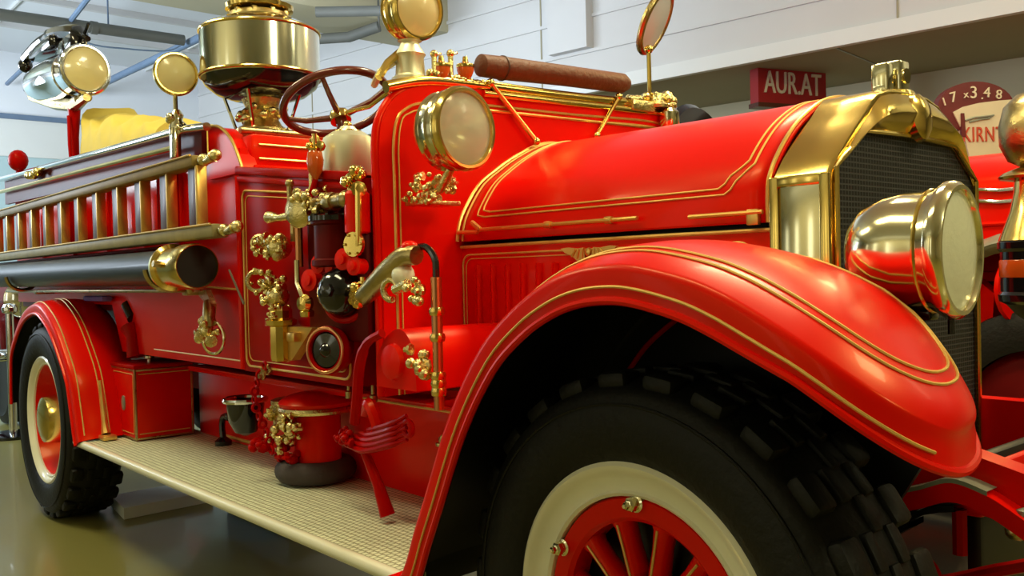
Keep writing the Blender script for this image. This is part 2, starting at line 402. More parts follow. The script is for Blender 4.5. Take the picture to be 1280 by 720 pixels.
sh = MB().tube([(.27, -.42, .67), (.275, -.42, .60), (.30, -.42, .54)], .016, 8).tube([(.41, -.42, .70), (.41, -.42, .62)], .013, 8).tube(catmull([(.28, -.42, .56), (.36, -.40, .555), (.45, -.38, .59), (.53, -.36, .62)], 5), .012, 8)
sh.torus((.335, -.42, .565), (0, 1, 0), .035, .008, 20, 8); sh.box((.26, -.42, .53), (.05, .04, .09), .008)
part('spring_shackle', sh, 'red2')
for p in ((.50, -.42, .68), (.535, -.38, .615), (.22, -.43, .645)):
    bt = MB().lathe([(.016, -.02), (.016, .0), (.010, .004), (.008, .02), (0, .022)], p, (0, -1, .3), 10)
    part('grease_cup', bt, 'bronze')

# ---- hood
HF = [(.352, 1.232), (.352, 1.285), (.346, 1.325), (.318, 1.372), (.262, 1.432), (.205, 1.474), (.13, 1.512), (.06, 1.530), (0, 1.533)]
HR = [(.405, 1.232), (.400, 1.270), (.380, 1.318), (.322, 1.398), (.255, 1.447), (.19, 1.486), (.12, 1.520), (.055, 1.543), (0, 1.550)]
def half(s, pts_off=0.): return [(lerp(a[0], b[0], s), lerp(a[1], b[1], s)) for a, b in zip(HR, HF)]
def hood_section(X, off=0.):
    s = max(0, min(1, (X+1.045)/1.04)); h = half(s**.85)
    pts = [(-y, z) for y, z in h]+[(y, z) for y, z in reversed(h[:-1])]
    c = catmull([(X, y, z) for y, z in pts], 6)
    if off:
        o = []
        for i, p in enumerate(c):
            d = (c[min(i+1, len(c)-1)]-c[max(i-1, 0)]).normalized(); o.append(p+V((0, -d.z, d.y))*off)
        return o
    return c
hx = [-1.045+1.04*i/18 for i in range(19)]
hood = part('hood', MB().grid([hood_section(x) for x in hx]), 'red', 'glossy red domed hood', solid=.01, off=-1, angle=60)
ns = len(hood_section(0))
def hood_pt(X, z=None, idx=None, off=.0012):
    sec = hood_section(X, off)
    if idx is not None: return sec[idx]
    for i in range(ns//2):
        if sec[i].z <= z <= sec[i+1].z: return sec[i].lerp(sec[i+1], (z-sec[i].z)/(sec[i+1].z-sec[i].z))
    return sec[ns//2]
def hood_loop(z0, xr, xf, zn, top=None):
    p = [hood_pt(lerp(xr, xf-.06, k/24), z0) for k in range(25)]
    p += [hood_pt(xf-.045, z0+.010), hood_pt(xf-.035, z0+.028), hood_pt(xf-.012, zn)]
    seca = [q for q in hood_section(xf, .0012) if q.z > zn+.008]
    p += seca[:len(seca)//2+4]
    secb = [q for q in hood_section(xr, .0012) if q.z > z0+.012]
    secb = secb[:len(secb)//2+4]
    return list(reversed(secb))+[hood_pt(xr+.004, z0+.006)]+p[1:]
for z0, xr, xf, zn in ((1.300, -.975, -.062, 1.352), (1.314, -.957, -.080, 1.360)):
    sub('pinstripe', MB().tube(hood_loop(z0, xr, xf, zn), .0026, 6), 'gold2', hood, 'gold pinstripe around the hood panel')
sub('rear_bead', MB().tube(hood_section(-1.04, .004), .006, 8), 'gold', hood, 'gilded bead at the rear of the hood').name = 'rear_bead'
sub('rear_bead', MB().tube(hood_section(-1.020, .002), .0035, 8), 'gold2', hood)
sub('front_bead', MB().tube(hood_section(-.012, .002), .005, 8), 'gold', hood, 'gilded bead at the front of the hood')
hr = MB(); y0 = lambda X: -lerp(.405, .352, (X+1.045)/1.04)-.010
hr.tube([(x, y0(x), 1.262) for x in (-.93, -.7, -.36)], .0055, 8)
for x in (-.66, -.45): hr.lathe([(.009, -.012), (.010, 0), (.009, .012)], (x, y0(x), 1.262), (1, 0, 0), 10)
hr.tube([(-.97, y0(-.97)+.004, 1.285), (-.93, y0(-.93), 1.262)], .008, 8)
sub('hood_handle', hr, 'gold', hood, 'thin gilded hood rod')
hr2 = MB().tube([(-.21, y0(-.21), 1.255), (-.02, y0(-.02), 1.255)], .0055, 8).box((-.045, y0(-.045)+.004, 1.245), (.03, .014, .035), .003)
sub('hood_catch', hr2, 'gold', hood, 'gilded catch at the front of the hood')
hr3 = MB().tube([(-1.03, y0(-1.03), 1.258), (-.94, y0(-.94)-.001, 1.256)], .006, 8)
sub('hood_catch', hr3, 'gold', hood)
# side panel under the hood
sy = lambda X: -lerp(.392, .345, (X+1.045)/1.04)
def sidepan(x0, x1, z0, z1, o, t): return [[V((x, sy(x)-o, z)) for x in (x0, x1)] for z in (z0, z1)]
pn = MB(); pn.add([(-1.05, sy(-1.05), .70), (0, sy(0), .70), (0, sy(0), 1.218), (-1.05, sy(-1.05), 1.218), (-1.05, sy(-1.05)+.02, .70), (0, sy(0)+.02, .70), (0, sy(0)+.02, 1.218), (-1.05, sy(-1.05)+.02, 1.218)],
        [(0, 1, 2, 3), (4, 5, 6, 7), (0, 1, 5, 4), (3, 2, 6, 7), (0, 3, 7, 4), (1, 2, 6, 5)])
side = part('side_panel', pn, 'red', 'red engine side panel with louvres')
for k in range(11):
    lv = MB()
    x = -.985+.062*k
    lv.prism([(x, sy(x)+.002, .945), (x+.026, sy(x)-.013, .95), (x+.030, sy(x)-.006, .95), (x+.032, sy(x)+.002, .945)], (0, 0, .195))
    lv.prism([(x+.001, sy(x)+.002, 1.14), (x+.026, sy(x)-.013, 1.145), (x+.032, sy(x)+.002, 1.14)], (0, 0, .018))
    sub('louver', lv, 'red', side, angle=20)
def panel_line(z0, z1, x0, x1, r=.012, rad=.003):
    P = []
    for cx, cz, a0 in ((x1-r, z1-r, 0), (x0+r, z1-r, 90), (x0+r, z0+r, 180), (x1-r, z0+r, 270)):
        for k in range(6):
            a = math.radians(a0+18*k); x = cx+r*math.cos(a); P.append((x, sy(x)-.001, cz+r*math.sin(a)))
    return MB().tube(P, rad, 6, True)
sub('pinstripe', panel_line(.905, 1.192, -1.035, -.06, .03), 'gold2', side, 'gold line framing the louvres')
sub('pinstripe', panel_line(.918, 1.18, -1.022, -.075, .028, .0016), 'gold2', side)
sub('top_molding', MB().tube([(-1.05, sy(-1.05)-.003, 1.216), (-.01, sy(0)-.003, 1.216)], .005, 8), 'gold2', side)
eg = MB(); ex, ez, ey = -.53, 1.175, sy(-.53)-.004
for s in (-1, 1):
    w_ = [(0.012, .002), (.018, .022), (.04, .020), (.075, .024), (.10, .022), (.085, .010), (.06, .002), (.045, -.008), (.03, -.020), (.018, -.026), (.012, -.015)]
    eg.prism([(ex+s*a, ey, ez+b) for a, b in w_], (0, -.007, 0))
    for k in range(3): eg.tube([(ex+s*(.02+.012*k), ey-.008, ez+.018), (ex+s*(.022+.018*k), ey-.008, ez-.012+.006*k)], .003, 6)
eg.lathe([(0, 0), (.012, .001), (.010, .008), (0, .012)], (ex, ey-.002, ez+.01), (0, -1, 0), 12)
sub('winged_emblem', eg, 'gold', side, 'gilded winged emblem')
# dark seam core behind the hood
part('engine_block', MB().box((-.52, 0, 1.0), (1.0, .62, .5), .02), 'black')

# ---- radiator
RP = [(.355, .66), (.355, 1.318), (.350, 1.330), (.318, 1.368), (.282, 1.402), (.238, 1.440), (.205, 1.466), (.178, 1.492), (.150, 1.512), (.09, 1.526), (0, 1.531)]
outl = [(-y, z) for y, z in RP]+[(y, z) for y, z in reversed(RP[:-1])]
def shell_rows(inset):
    return outl
sh = MB(); rows = []
for X, k in ((-.004, .006), (.004, 0), (.055, 0), (.122, 0), (.132, .004), (.136, .012)):
    rows.append([V((X, y*(1-k/.36), z-(k if z > 1.2 else 0)*.9)) for y, z in outl])
sh.grid(rows)
GR = [(.336, .66), (.336, 1.338), (.308, 1.358), (.216, 1.420), (0, 1.426)]
gout = [(-y, z) for y, z in GR]+[(y, z) for y, z in reversed(GR[:-1])]
rad = part('radiator_shell', sh, 'brass', 'polished brass radiator shell', solid=.004, off=-1, angle=28)
ft = MB(); n_o = 60
def resample(pl, n):
    P = [V((0, y, z)) for y, z in pl]; L = [0]
    for a, b in zip(P, P[1:]): L.append(L[-1]+(b-a).length)
    o = []
    for k in range(n+1):
        d = L[-1]*k/n
        for i in range(len(P)-1):
            if d <= L[i+1]+1e-9: o.append(P[i].lerp(P[i+1], (d-L[i])/(L[i+1]-L[i]))); break
    return o
oo = resample([(y*(1-.012/.36), z-(.011 if z > 1.2 else 0)) for y, z in outl], n_o); ii = resample(gout, n_o)
rows = []
for t, bx in ((0, .135), (.25, .144), (.5, .150), (.75, .147), (1, .138), (1.0, .110)):
    rows.append([])
    for o_, i_ in zip(oo, ii):
        up_ = max(0, min(1, (o_.z-1.35)/.10))
        xx = lerp(.136, bx, up_)+.012*math.sin(PI*t)*up_ if bx > .12 else bx
        rows[-1].append(V((xx, lerp(o_.y, i_.y, t), lerp(o_.z, i_.z, t))))
ft.grid(rows)
sub('front_plate', ft, 'brass', rad, 'bulged brass header tank front', angle=50)
em = MB(); em.lathe([(.075, -.01), (.070, .006), (.05, .016), (.02, .021), (0, .022)], (.150, .01, 1.468), (1, 0, .12), 32, sq=(.62, .75))
sub('header_boss', em, 'brass', rad, 'raised brass boss on the header tank')
co = MB().prism([(.130, y, z) for y, z in gout], (-.03, 0, 0)); core = sub('radiator_core', co, 'core', rad, 'black honeycomb core')
gl = MB()
sub('core_frame', MB().tube([(.139, y, z) for y, z in gout], .006, 8), 'brass', rad, 'brass bead framing the core')
# brass side panel with frame
def sframe(x0, x1, z0, z1, w, d):
    m = MB(); y = -.357
    for a, b in (((x0+w-.002, z0), (x1-w+.002, z0+w)), ((x0+w-.002, z1-w), (x1-w+.002, z1)), ((x0, z0), (x0+w, z1)), ((x1-w, z0), (x1, z1))):
        m.box(((a[0]+b[0])/2, y, (a[1]+b[1])/2), (b[0]-a[0], d, b[1]-a[1]), .003)
    return m
sub('side_frame', sframe(-.004, .136, .80, 1.326, .022, .014), 'brass', rad, 'brass frame on the radiator side')
sub('side_pane', MB().box((.066, -.356, 1.06), (.094, .006, .49), .002), 'pale', rad, 'bright pane in the radiator side')
part('radiator_neck', MB().lathe([(.062, 0), (.058, .010), (.05, .014), (0, .014)], (.075, .012, 1.522), (0, 0, 1), 28), 'brass')
cap = MB().box((.075, .048, 1.572), (.05, .050, .080), .006).box((.075, -.012, 1.566), (.04, .034, .068), .005)
cap.box((.075, .02, 1.54), (.03, .10, .02), .004); cap.lathe([(.018, 0), (.018, .005), (0, .005)], (.10, .048, 1.575), (1, 0, 0), 18)
part('radiator_cap', cap, 'pale', 'square bright radiator cap posts')

# ---- dash / cowl
def dash_out(o):
    return [(-.672+o, .80), (-.672+o, 1.36), (-.672+o, 1.50), (-.658+o, 1.575), (-.617+o*.8, 1.635-o*.6), (-.55+o*.3, 1.672-o), (-.44, 1.688-o), (-.2, 1.694-o), (.1, 1.700-o), (.44, 1.712-o), (.58, 1.700-o), (.655-o*.6, 1.65-o*.5), (.69-o, 1.54), (.69-o, .80)]
d0 = dash_out(0); ds = MB().prism([(-1.08, y, z) for y, z in [(a.x, a.y) for a in catmull([(y, z, 0) for y, z in d0], 5)]], (.04, 0, 0))
dash = part('dashboard_cowl', ds, 'red', 'red dashboard panel behind the hood')
sub('edge_roll', MB().tube([(-1.06, p.x, p.y) for p in catmull([(y, z, 0) for y, z in d0], 5)], .014, 10), 'red', dash, 'rolled red edge')
dd = catmull([(y, z, 0) for y, z in dash_out(.045)], 5)
sub('pinstripe', MB().tube([(-1.038, p.x, p.y) for p in dd], .0045, 6), 'gold', dash, 'gold line inside the cowl edge')
dd = catmull([(y, z, 0) for y, z in dash_out(.062)], 5)
sub('pinstripe', MB().tube([(-1.038, p.x, p.y) for p in dd], .0025, 6), 'gold2', dash)
sub('pinstripe', MB().tube([(-1.037, -.30, 1.632), (-1.037, .5, 1.645)], .005, 6), 'gold', dash, 'gold line under the brass rail')
tb = MB()
tb.tube(catmull([(-1.05, -.64, 1.665), (-1.05, -.52, 1.695), (-1.05, -.36, 1.706), (-1.05, .1, 1.716), (-1.05, .5, 1.730), (-1.05, .60, 1.725)], 6), .017, 12)
tb.tube([(-1.035, -.30, 1.682), (-1.035, .55, 1.702)], .011, 10); tb.box((-1.06, .12, 1.716), (.05, .84, .018), .005)
part('top_rail', tb, 'brass', 'brass rail across the top of the cowl')
for a, b in (((-1.03, -.275, 1.715), (-1.02, -.10, 1.55)), ((-1.03, .30, 1.735), (-1.02, .175, 1.59))):
    st = MB().tube([a, b], .008, 8).ball(a, .014).ball(b, .013); part('rail_strut', st, 'brass', 'slanting brass strut in front of the cowl')
def knobs(mb, c, n, s, r0, r1, axisbias=(1, 1, 1)):
    for k in range(n):
        p = V(c)+V([random.uniform(-1, 1)*s[i] for i in range(3)]); r = random.uniform(r0, r1)
        if k % 3 == 0: mb.lathe([(r*1.3, -r*.3), (r*1.35, 0), (r*1.3, r*.3), (r*.7, r*.5), (r*.7, r*1.4), (0, r*1.5)], p, random.choice([(0, -1, 0), (1, -.4, 0), (-1, -.4, 0), (0, 0, 1)]), 8)
        else: mb.ball(p, r, 10)
# ---- lamps
def lamp(nm, c, axis, R, depth, shell, rimm, style=0, label=None, fl=None, bulb=True):
    c = V(c); a = V(axis).normalized(); m = MB()
    if style == 0:      # rounded bullet
        pr = [(R*.93, -.004), (R*.97, -.014), (R*.92, -.03), (R*.90, -.036), (R*.90, -depth*.42), (R*.86, -depth*.60), (R*.74, -depth*.80), (R*.52, -depth*.93), (R*.25, -depth*.99), (0, -depth)]
    else:               # ribbed drum
        pr = [(R*.95, -.004), (R*.99, -.016), (R*.95, -.022), (R*.95, -.034), (R*.99, -.040), (R*.95, -.048), (R*.94, -depth*.62), (R*.98, -depth*.66), (R*.93, -depth*.72), (R*.84, -depth*.86), (R*.55, -depth*.97), (R*.2, -depth), (0, -depth)]
    m.lathe(pr, c, a, 48, cap=False)
    o = part(nm, m, shell, label, angle=30)
    r = MB(); r.lathe([(R*.86, -.012), (R*.86, .004), (R*.90, .012), (R*.96, .012), (R*1.02, .004), (R*1.03, -.008), (R*.98, -.018), (R*.90, -.018)], c, a, 48, cap=False)
    sub('lamp_rim', r, rimm, o)
    b = MB(); b.lathe([(R*.88, -.004), (R*.80, -.028), (R*.62, -depth*.42), (R*.38, -depth*.58), (R*.12, -depth*.66), (0, -depth*.66)], c, a, 40, cap=False)
    sub('reflector', b, 'refl', o)
    if bulb: sub('bulb', MB().ball(c-a*depth*.42, R*.13).lathe([(R*.07, 0), (R*.06, depth*.25)], c-a*depth*.66, a, 10), 'cream', o)
    g = MB(); g.lathe([(R*.89, -.006), (R*.88, .002), (R*.6, .012), (R*.3, .017), (0, .019)], c, a, 40, cap=False); g.lathe([(R*.89, -.006), (R*.5, .006), (0, .012)], c, a, 40, cap=False)
    sub('lamp_glass', g, fl or 'glass', o)
    return o
hl = lamp('headlamp', (.425, -.452, 1.157), (1, .10, 0), .117, .185, 'pale', 'pale', 0, 'large polished front headlamp')
m = MB(); u = V((1, .10, 0)).normalized(); c0 = V((.425, -.452, 1.157))
m.torus(c0-u*.036, u, .106, .0035, 40, 8); sub('bead', m, 'brass', hl)
m = MB().tube([c0-u*.09+V((0, 0, -.10)), (.33, -.46, 1.03), (.30, -.45, .80)], [.016, .018, .022], 12); m.box(c0-u*.07+V((.0, 0, -.112)), (.07, .04, .02), .006)
m.tube([c0-u*.01+V((0, 0, -.12)), c0-u*.01+V((0, 0, -.145))], .006, 8); sub('lamp_post', m, 'gloss', hl, 'black headlamp post')
cl = lamp('cowl_lamp', (-.80, -.56, 1.522), (1, .11, 0), .110, .115, 'pale', 'brass', 1, 'brass drum cowl lamp', 'glass2')
for k in range(10):
    a = 2*PI*k/10; d = V((0, math.cos(a), math.sin(a))); m = MB()
    m.tube([V((-.862, -.565, 1.522))+d*.02, V((-.822, -.562, 1.522))+d*.085], .0022, 5)
    sub('reflector_rib', m, 'brass', cl)
m = MB(); m.tube([(-.86, -.565, 1.42), (-.90, -.57, 1.37), (-1.02, -.58, 1.34)], .013, 10)
knobs(m, (-.95, -.565, 1.375), 40, (.05, .055, .04), .007, .014)
m.box((-.97, -.545, 1.335), (.09, .13, .012), .003); sub('lamp_bracket', m, 'cast', cl, 'ornate cast brass bracket')
ts = lamp('windshield_spotlight', (-1.09, -.495, 1.915), (1, .02, -.10), .088, .10, 'brass', 'brass', 1, 'brass spotlight above the cowl', 'lens')
m = MB().lathe([(.055, 0), (.055, .012), (.044, .02), (.040, .07), (.046, .08), (.032, .10), (.026, .115), (.036, .12)], (-1.10, -.52, 1.70), (0, 0, 1), 24)
m.tube([(-1.10, -.49, 1.70), (-1.10, -.505, 1.80)], .012, 8).tube([(-1.12, -.56, 1.76), (-1.16, -.585, 1.735), (-1.25, -.55, 1.715)], .011, 8)
sub('spotlight_post', m, 'satin', ts, 'turned nickel post')
m = MB().tube([(-1.10, -.63, 1.70), (-1.10, -.60, 1.745), (-1.12, -.54, 1.79)], .012, 8); sub('spotlight_arm', m, 'brass', ts)

# valves on the cowl
for nm, y, z, mt in (('primer_cup', -.445, 1.742, 'amber'), ('primer_cup', -.355, 1.752, 'amber')):
    m = MB().lathe([(.012, -.034), (.020, -.022), (.026, -.006), (.024, .010), (.014, .018), (0, .020)], (-1.05, y, z), (0, 0, 1), 18)
    o = part(nm, m, mt, 'orange glass cup on the cowl rail')
    sub('cup_cap', MB().lathe([(.027, -.004), (.028, .002), (.027, .006), (.010, .012), (.007, .03), (0, .03)], (-1.05, y, z+.006), (0, 0, 1), 14), 'brass', o)
m = MB()
for y, h in ((-.47, .065), (-.41, .075)): m.tube([(-1.05, y, 1.715), (-1.05, y, 1.715+h)], .008, 8).ball((-1.05, y, 1.715+h), .012).tube([(-1.05, y, 1.71+h), (-1.05, y+.025, 1.72+h)], .004, 6)
for k in range(8): m.ball((-1.045, -.49+.025*k, 1.712+random.uniform(0, .012)), .012, 10)
part('priming_valve', m, 'cast')
m = MB()
for k in range(12): m.ball((-1.05+random.uniform(-.03, .03), .52+random.uniform(-.075, .075), 1.735+random.uniform(-.02, .035)), random.uniform(.014, .024), 10)
m.lathe([(.05, -.005), (.052, .006), (.03, .02), (.026, .05), (0, .05)], (-1.04, .51, 1.72), (0, 0, 1), 20); m.box((-1.04, .42, 1.715), (.05, .12, .04), .008); m.tube([(-1.04, .36, 1.735), (-1.04, .42, 1.74)], .016, 10)
o = part('rail_fitting', m, 'cast', 'cluster of cast brass fittings at the far end of the rail')
sub('side_lamp', MB().lathe([(.03, 0), (.036, .01), (.034, .055), (.022, .068), (0, .07)], (-1.0, .535, 1.645), (0, 0, 1), 18), 'pale', o, 'bright small lamp glass')
m = MB().tube([(-1.04, .475, 1.76), (-1.04, .475, 1.925)], .008, 8); n = V((.788, .376, -.45)).normalized(); cc = V((-1.04, .515, 2.03))
m.ball((-1.04, .475, 1.925), .016); mp = part('mirror_post', m, 'brass')
sub('mirror_back', MB().lathe([(.11, -.004), (.112, .004), (.08, .012), (0, .016)], cc, n, 32), 'mirrorback', mp, 'face of the round mirror with its pale blue reflection painted in')  # flat pale blue stands for what the mirror reflects
m = MB().torus(cc, n, .112, .013, 40, 8)
for k in range(28):
    uu, ww, _ = frame(n); m.ball(cc+(uu*math.cos(2*PI*k/28)+ww*math.sin(2*PI*k/28))*.117, .007, 8)
sub('mirror_rim', m, 'bronze', mp, 'beaded dark rim of the round mirror')

# ---- body
body = MB().prism([(x, -.68, z) for x, z in ((-1.93, .815), (-1.19, .815), (-1.19, 1.425), (-1.93, 1.515))], (0, .30, 0))
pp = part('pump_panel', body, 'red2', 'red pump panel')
def frame_line(x0, x1, z0, z1, y, r, rad, slope=0.): 
    P = []
    for cx, cz, a0 in ((x1-r, z1-r, 0), (x0+r, z1-r, 90), (x0+r, z0+r, 180), (x1-r, z0+r, 270)):
        for k in range(6):
            a = math.radians(a0+18*k); px_ = cx+r*math.cos(a); P.append((px_, y, cz+r*math.sin(a)-(slope*(px_-x0) if cz > (z0+z1)/2 else 0)))
    return MB().tube(P, rad, 6, True)
sub('pinstripe', frame_line(-1.905, -1.21, .835, 1.445, -.682, .03, .004, .10), 'gold2', pp, 'gold line framing the pump panel')
sub('pinstripe', frame_line(-1.885, -1.23, .855, 1.425, -.681, .03, .002, .10), 'gold2', pp)
sub('corner_post', MB().tube([(-1.945, -.675, .82), (-1.945, -.675, 1.50)], .014, 8), 'red', pp)
part('inner_body', MB().box((-1.60, 0, 1.1), (.98, .88, .60), .01), 'black', 'dark body interior behind the pumps')
part('slot_shade_sheet', MB().box((-1.135, -.58, 1.15), (.09, .02, .7), .004), 'gloss', 'black sheet painted as the shade in the slot between pump panel and cowl')  # black sheet put in for the shade of the open gap
RS = Matrix.Rotation(math.atan(.122), 3, 'Y')
tp = MB().box((-1.56, -.675, 1.472), (.78, .03, .028), .006, RS); tp.box((-1.56, -.668, 1.442), (.76, .04, .02), .004, RS)
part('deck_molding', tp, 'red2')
bed = MB().prism([(x, -.665, z) for x, z in ((-5.2, 1.03), (-3.40, 1.03), (-3.27, .815), (-1.95, .815), (-1.95, 1.60), (-5.2, 1.66))], (0, .03, 0))
bs = part('hose_bed_side', bed, 'red', 'red side of the hose bed')
sub('pinstripe', MB().tube([(-5.1, -.667, 1.22), (-2.0, -.667, 1.10)], .004, 6), 'gold2', bs)
sub('pinstripe', MB().tube([(-2.85, -.667, .845), (-1.97, -.667, .845)], .003, 6), 'gold2', bs)
for x in (-4.55, -3.95, -3.4, -2.9, -2.5): sub('side_rib', MB().box((x, -.672, 1.38), (.035, .02, .42), .004), 'red', bs)
m = MB().prism([(x, -.64, z) for x, z in ((-5.2, 1.0), (-3.0, 1.0), (-2.8, .82), (-1.93, .82), (-1.93, 1.52), (-5.2, 1.55))], (0, 1.30, 0))
part('hose_bed', m, 'darkv', 'dark hose bed body')
part('under_frame', MB().box((-3.4, 0, .90), (3.0, 1.0, .26), .02), 'black')
rl = MB()
rl.tube([(-5.3, -.725, 1.795), (-2.33, -.725, 1.708), (-2.10, -.72, 1.690)], .016, 10)
b1 = part('bed_rail', rl, 'chrome', 'bright rail along the top of the hose bed')
sub('rail_strip', MB().tube([(-5.3, -.735, 1.715), (-2.36, -.735, 1.645)], .012, 8), 'brass', b1)
sub('rail_board', MB().prism([(-5.3, -.70, 1.64), (-2.2, -.70, 1.58), (-2.2, -.70, 1.70), (-5.3, -.70, 1.785)], (0, .02, 0)), 'darkv', b1)
# seat side: curved red end panel and lit cushion face
P = catmull([(-2.20, 0, 1.70), (-2.10, 0, 1.69), (-2.0, 0, 1.635), (-1.93, 0, 1.55), (-1.91, 0, 1.51)], 5)
m = MB().prism([(p.x, -.675, p.z) for p in P]+[(-2.2, -.675, 1.51)], (0, .06, 0)); se = part('seat_side', m, 'red', 'curved red seat end')
sub('pinstripe', MB().tube([V((p.x+.004, -.678, p.z+.003)) for p in P], .006, 8), 'gold', se)
m = MB().box((-1.99, .0, 1.58), (.10, 1.26, .15), .02); m.box((-1.96, .0, 1.525), (.10, 1.26, .03), .006); st = part('seat_riser', m, 'red', 'red seat riser across the engine')
for z_, x_ in ((1.615, -1.938), (1.565, -1.938), (1.525, -1.908)): sub('pinstripe', MB().tube([(x_, -.60, z_), (x_, .60, z_)], .0045, 6), 'gold', st)
sub('grab_rail', MB().tube([(-2.0, -.64, 1.672), (-2.0, .62, 1.680)], .014, 10), 'bronze', st, 'dark rail along the seat')
part('seat_deck', MB().box((-1.55, .05, 1.37), (.75, 1.1, .05), .01), 'darkv')

# jar beside the seat
m = MB().lathe([(.082, -.09), (.086, -.08), (.084, .0), (.076, .030), (.050, .048), (.03, .054), (.022, .066), (0, .068)], (-1.36, -.58, 1.535), (0, 0, 1), 32)
o = part('bell_jar', m, 'satin', 'pale bell shaped jar beside the seat'); sub('jar_knob', MB().ball((-1.36, -.58, 1.606), .014).torus((-1.36, -.58, 1.583), (0, 0, 1), .04, .006, 24, 6), 'brass', o)

# steering wheel
n = V((-.44, .04, .90)).normalized(); c0 = V((-1.50, -.535, 1.70)); hubc = c0-n*.05
m = MB().torus(c0, n, .172, .0135, 64, 10); sw = part('steering_wheel', m, 'mahog', 'dark red brown steering wheel rim')
uu, ww, _ = frame(n)
for k in range(4):
    a = PI/4*1.15+k*PI/2; d = uu*math.cos(a)+ww*math.sin(a)
    sub('spoke', MB().tube([hubc+d*.02, hubc.lerp(c0, .4)+d*.11, c0+d*.170], [.011, .009, .008], 8), 'mahog', sw)
sub('hub', MB().lathe([(.034, -.02), (.036, 0), (.03, .012), (.012, .02), (0, .022)], hubc, n, 20), 'brass', sw)
sub('steering_column', MB().tube([hubc-n*.01, hubc-n*.42], .019, 12), 'mahog', sw)
sub('control_lever', MB().tube([hubc+uu*.02, hubc+V((.10, .05, .02)), hubc+V((.16, .09, .065))], .007, 8).ball(hubc+V((.16, .09, .065)), .014), 'brass', sw)

# big drum on turned post
c0 = V((-2.13, -.49, 0)); m = MB()
m.lathe([(.10, 1.825), (.17, 1.845), (.205, 1.868), (.221, 1.895), (.221, 2.062), (.213, 2.076), (.17, 2.098), (.11, 2.112), (0, 2.115)], c0, (0, 0, 1), 64, cap=False)
dr = part('polished_drum', m, 'drum', 'large polished metal drum on a turned post', angle=25)
sub('drum_band', MB().torus(c0+V((0, 0, 1.897)), (0, 0, 1), .222, .006, 64, 8).torus(c0+V((0, 0, 2.064)), (0, 0, 1), .221, .006, 64, 8), 'brass', dr)
sub('drum_base', MB().lathe([(.218, 1.889), (.205, 1.862), (.165, 1.832), (.11, 1.815), (0, 1.812)], c0, (0, 0, 1), 48), 'gloss', dr, 'dark underside of the drum')
m = MB().lathe([(.115, 2.105), (.12, 2.118), (.112, 2.135), (.09, 2.142)], c0, (0, 0, 1), 32)
for k in range(10): m.box(c0+V((.105*math.cos(k*PI/5), .105*math.sin(k*PI/5), 2.125)), (.02, .02, .035), .004)
sub('drum_neck', m, 'bronze', dr)
sub('drum_cap', MB().lathe([(.09, 2.14), (.125, 2.150), (.128, 2.165), (.10, 2.178), (.05, 2.186), (.05, 2.2), (.08, 2.205), (.08, 2.22), (0, 2.225)], c0, (0, 0, 1), 32), 'brass', dr)
m = MB().lathe([(.10, 1.55), (.10, 1.70), (.075, 1.715), (.06, 1.74), (.085, 1.765), (.06, 1.785), (.075, 1.815)], c0, (0, 0, 1), 24)
for k in range(16): a = 2*PI*k/16; m.ball(c0+V((.085*math.cos(a), .085*math.sin(a), 1.73+.05*random.random())), .016, 10)
sub('drum_post', m, 'cast', dr)
for k in range(4):
    a = PI/4+k*PI/2; m = MB().tube([c0+V((.10*math.cos(a), .10*math.sin(a), 1.70)), c0+V((.15*math.cos(a), .15*math.sin(a), 1.84))], .007, 6)
    sub('drum_strut', m, 'chrome', dr)

# brass spot lamp on corner post
bl = lamp('corner_spotlight', (-2.30, -.75, 1.912), (1, -.15, 0), .080, .085, 'brass', 'brass', 0, 'round brass spotlight on the corner post', 'lens', False)
m = MB().tube([(-2.34, -.74, 1.84), (-2.34, -.74, 1.76)], .009, 8); m.lathe([(.03, 1.69), (.032, 1.72), (.02, 1.745), (.024, 1.765), (.012, 1.785)], (-2.34, -.735, 0), (0, 0, 1), 16)
for k in range(6): m.ball((-2.34+.02*math.cos(k), -.74+.025*math.sin(k), 1.715+.008*k), .016, 10)
m.box((-2.34, -.745, 1.66), (.05, .03, .12), .006); sub('lamp_post', m, 'pale', bl, 'nickel corner post')

# searchlight
sl = lamp('searchlight', (-4.06, -.56, 2.278), (1, .10, -.03), .130, .80, 'chrome', 'chrome', 0, 'big nickel searchlight on a red post', 'lens', False)
sub('lamp_band', MB().torus((-4.065, -.557, 2.27), (1, .1, 0), .122, .012, 40, 8).torus((-4.19, -.575, 2.27), (1, .1, 0), .119, .006, 40, 8), 'chrome', sl)
m = MB()
m.tube(catmull([(-4.00, -.56, 2.425), (-4.15, -.57, 2.485), (-4.42, -.59, 2.535), (-4.72, -.61, 2.545), (-4.98, -.63, 2.50)], 5), [.016]*4+[.045]*9+[.032]*8, 8)
m.box((-4.24, -.575, 2.43), (.30, .09, .10), .02); m.tube([(-4.08, -.56, 2.45), (-3.98, -.56, 2.50)], .009, 6).box((-4.30, -.61, 2.41), (.16, .03, .10), .01); m.ball((-5.0, -.63, 2.46), .042); m.box((-4.62, -.60, 2.49), (.46, .10, .07), .02)
sub('vent_hood', m, 'gloss', sl, 'dark vent crest on the searchlight')
m = MB().tube([(-4.90, -.62, 2.26), (-4.55, -.58, 2.17), (-4.30, -.55, 2.125), (-4.05, -.56, 2.125)], [.03, .04, .04, .02], 8)
for k in range(10): m.ball((-4.45+.04*k, -.55+random.uniform(-.03, .03), 2.16-.004*k+random.uniform(-.02, .02)), random.uniform(.016, .028), 8)
sub('yoke', m, 'bronze', sl, 'dark cast yoke')
m = MB().tube([(-4.32, -.55, 2.11), (-4.33, -.55, 1.95), (-4.33, -.55, 1.60)], [.035, .024, .022], 12)
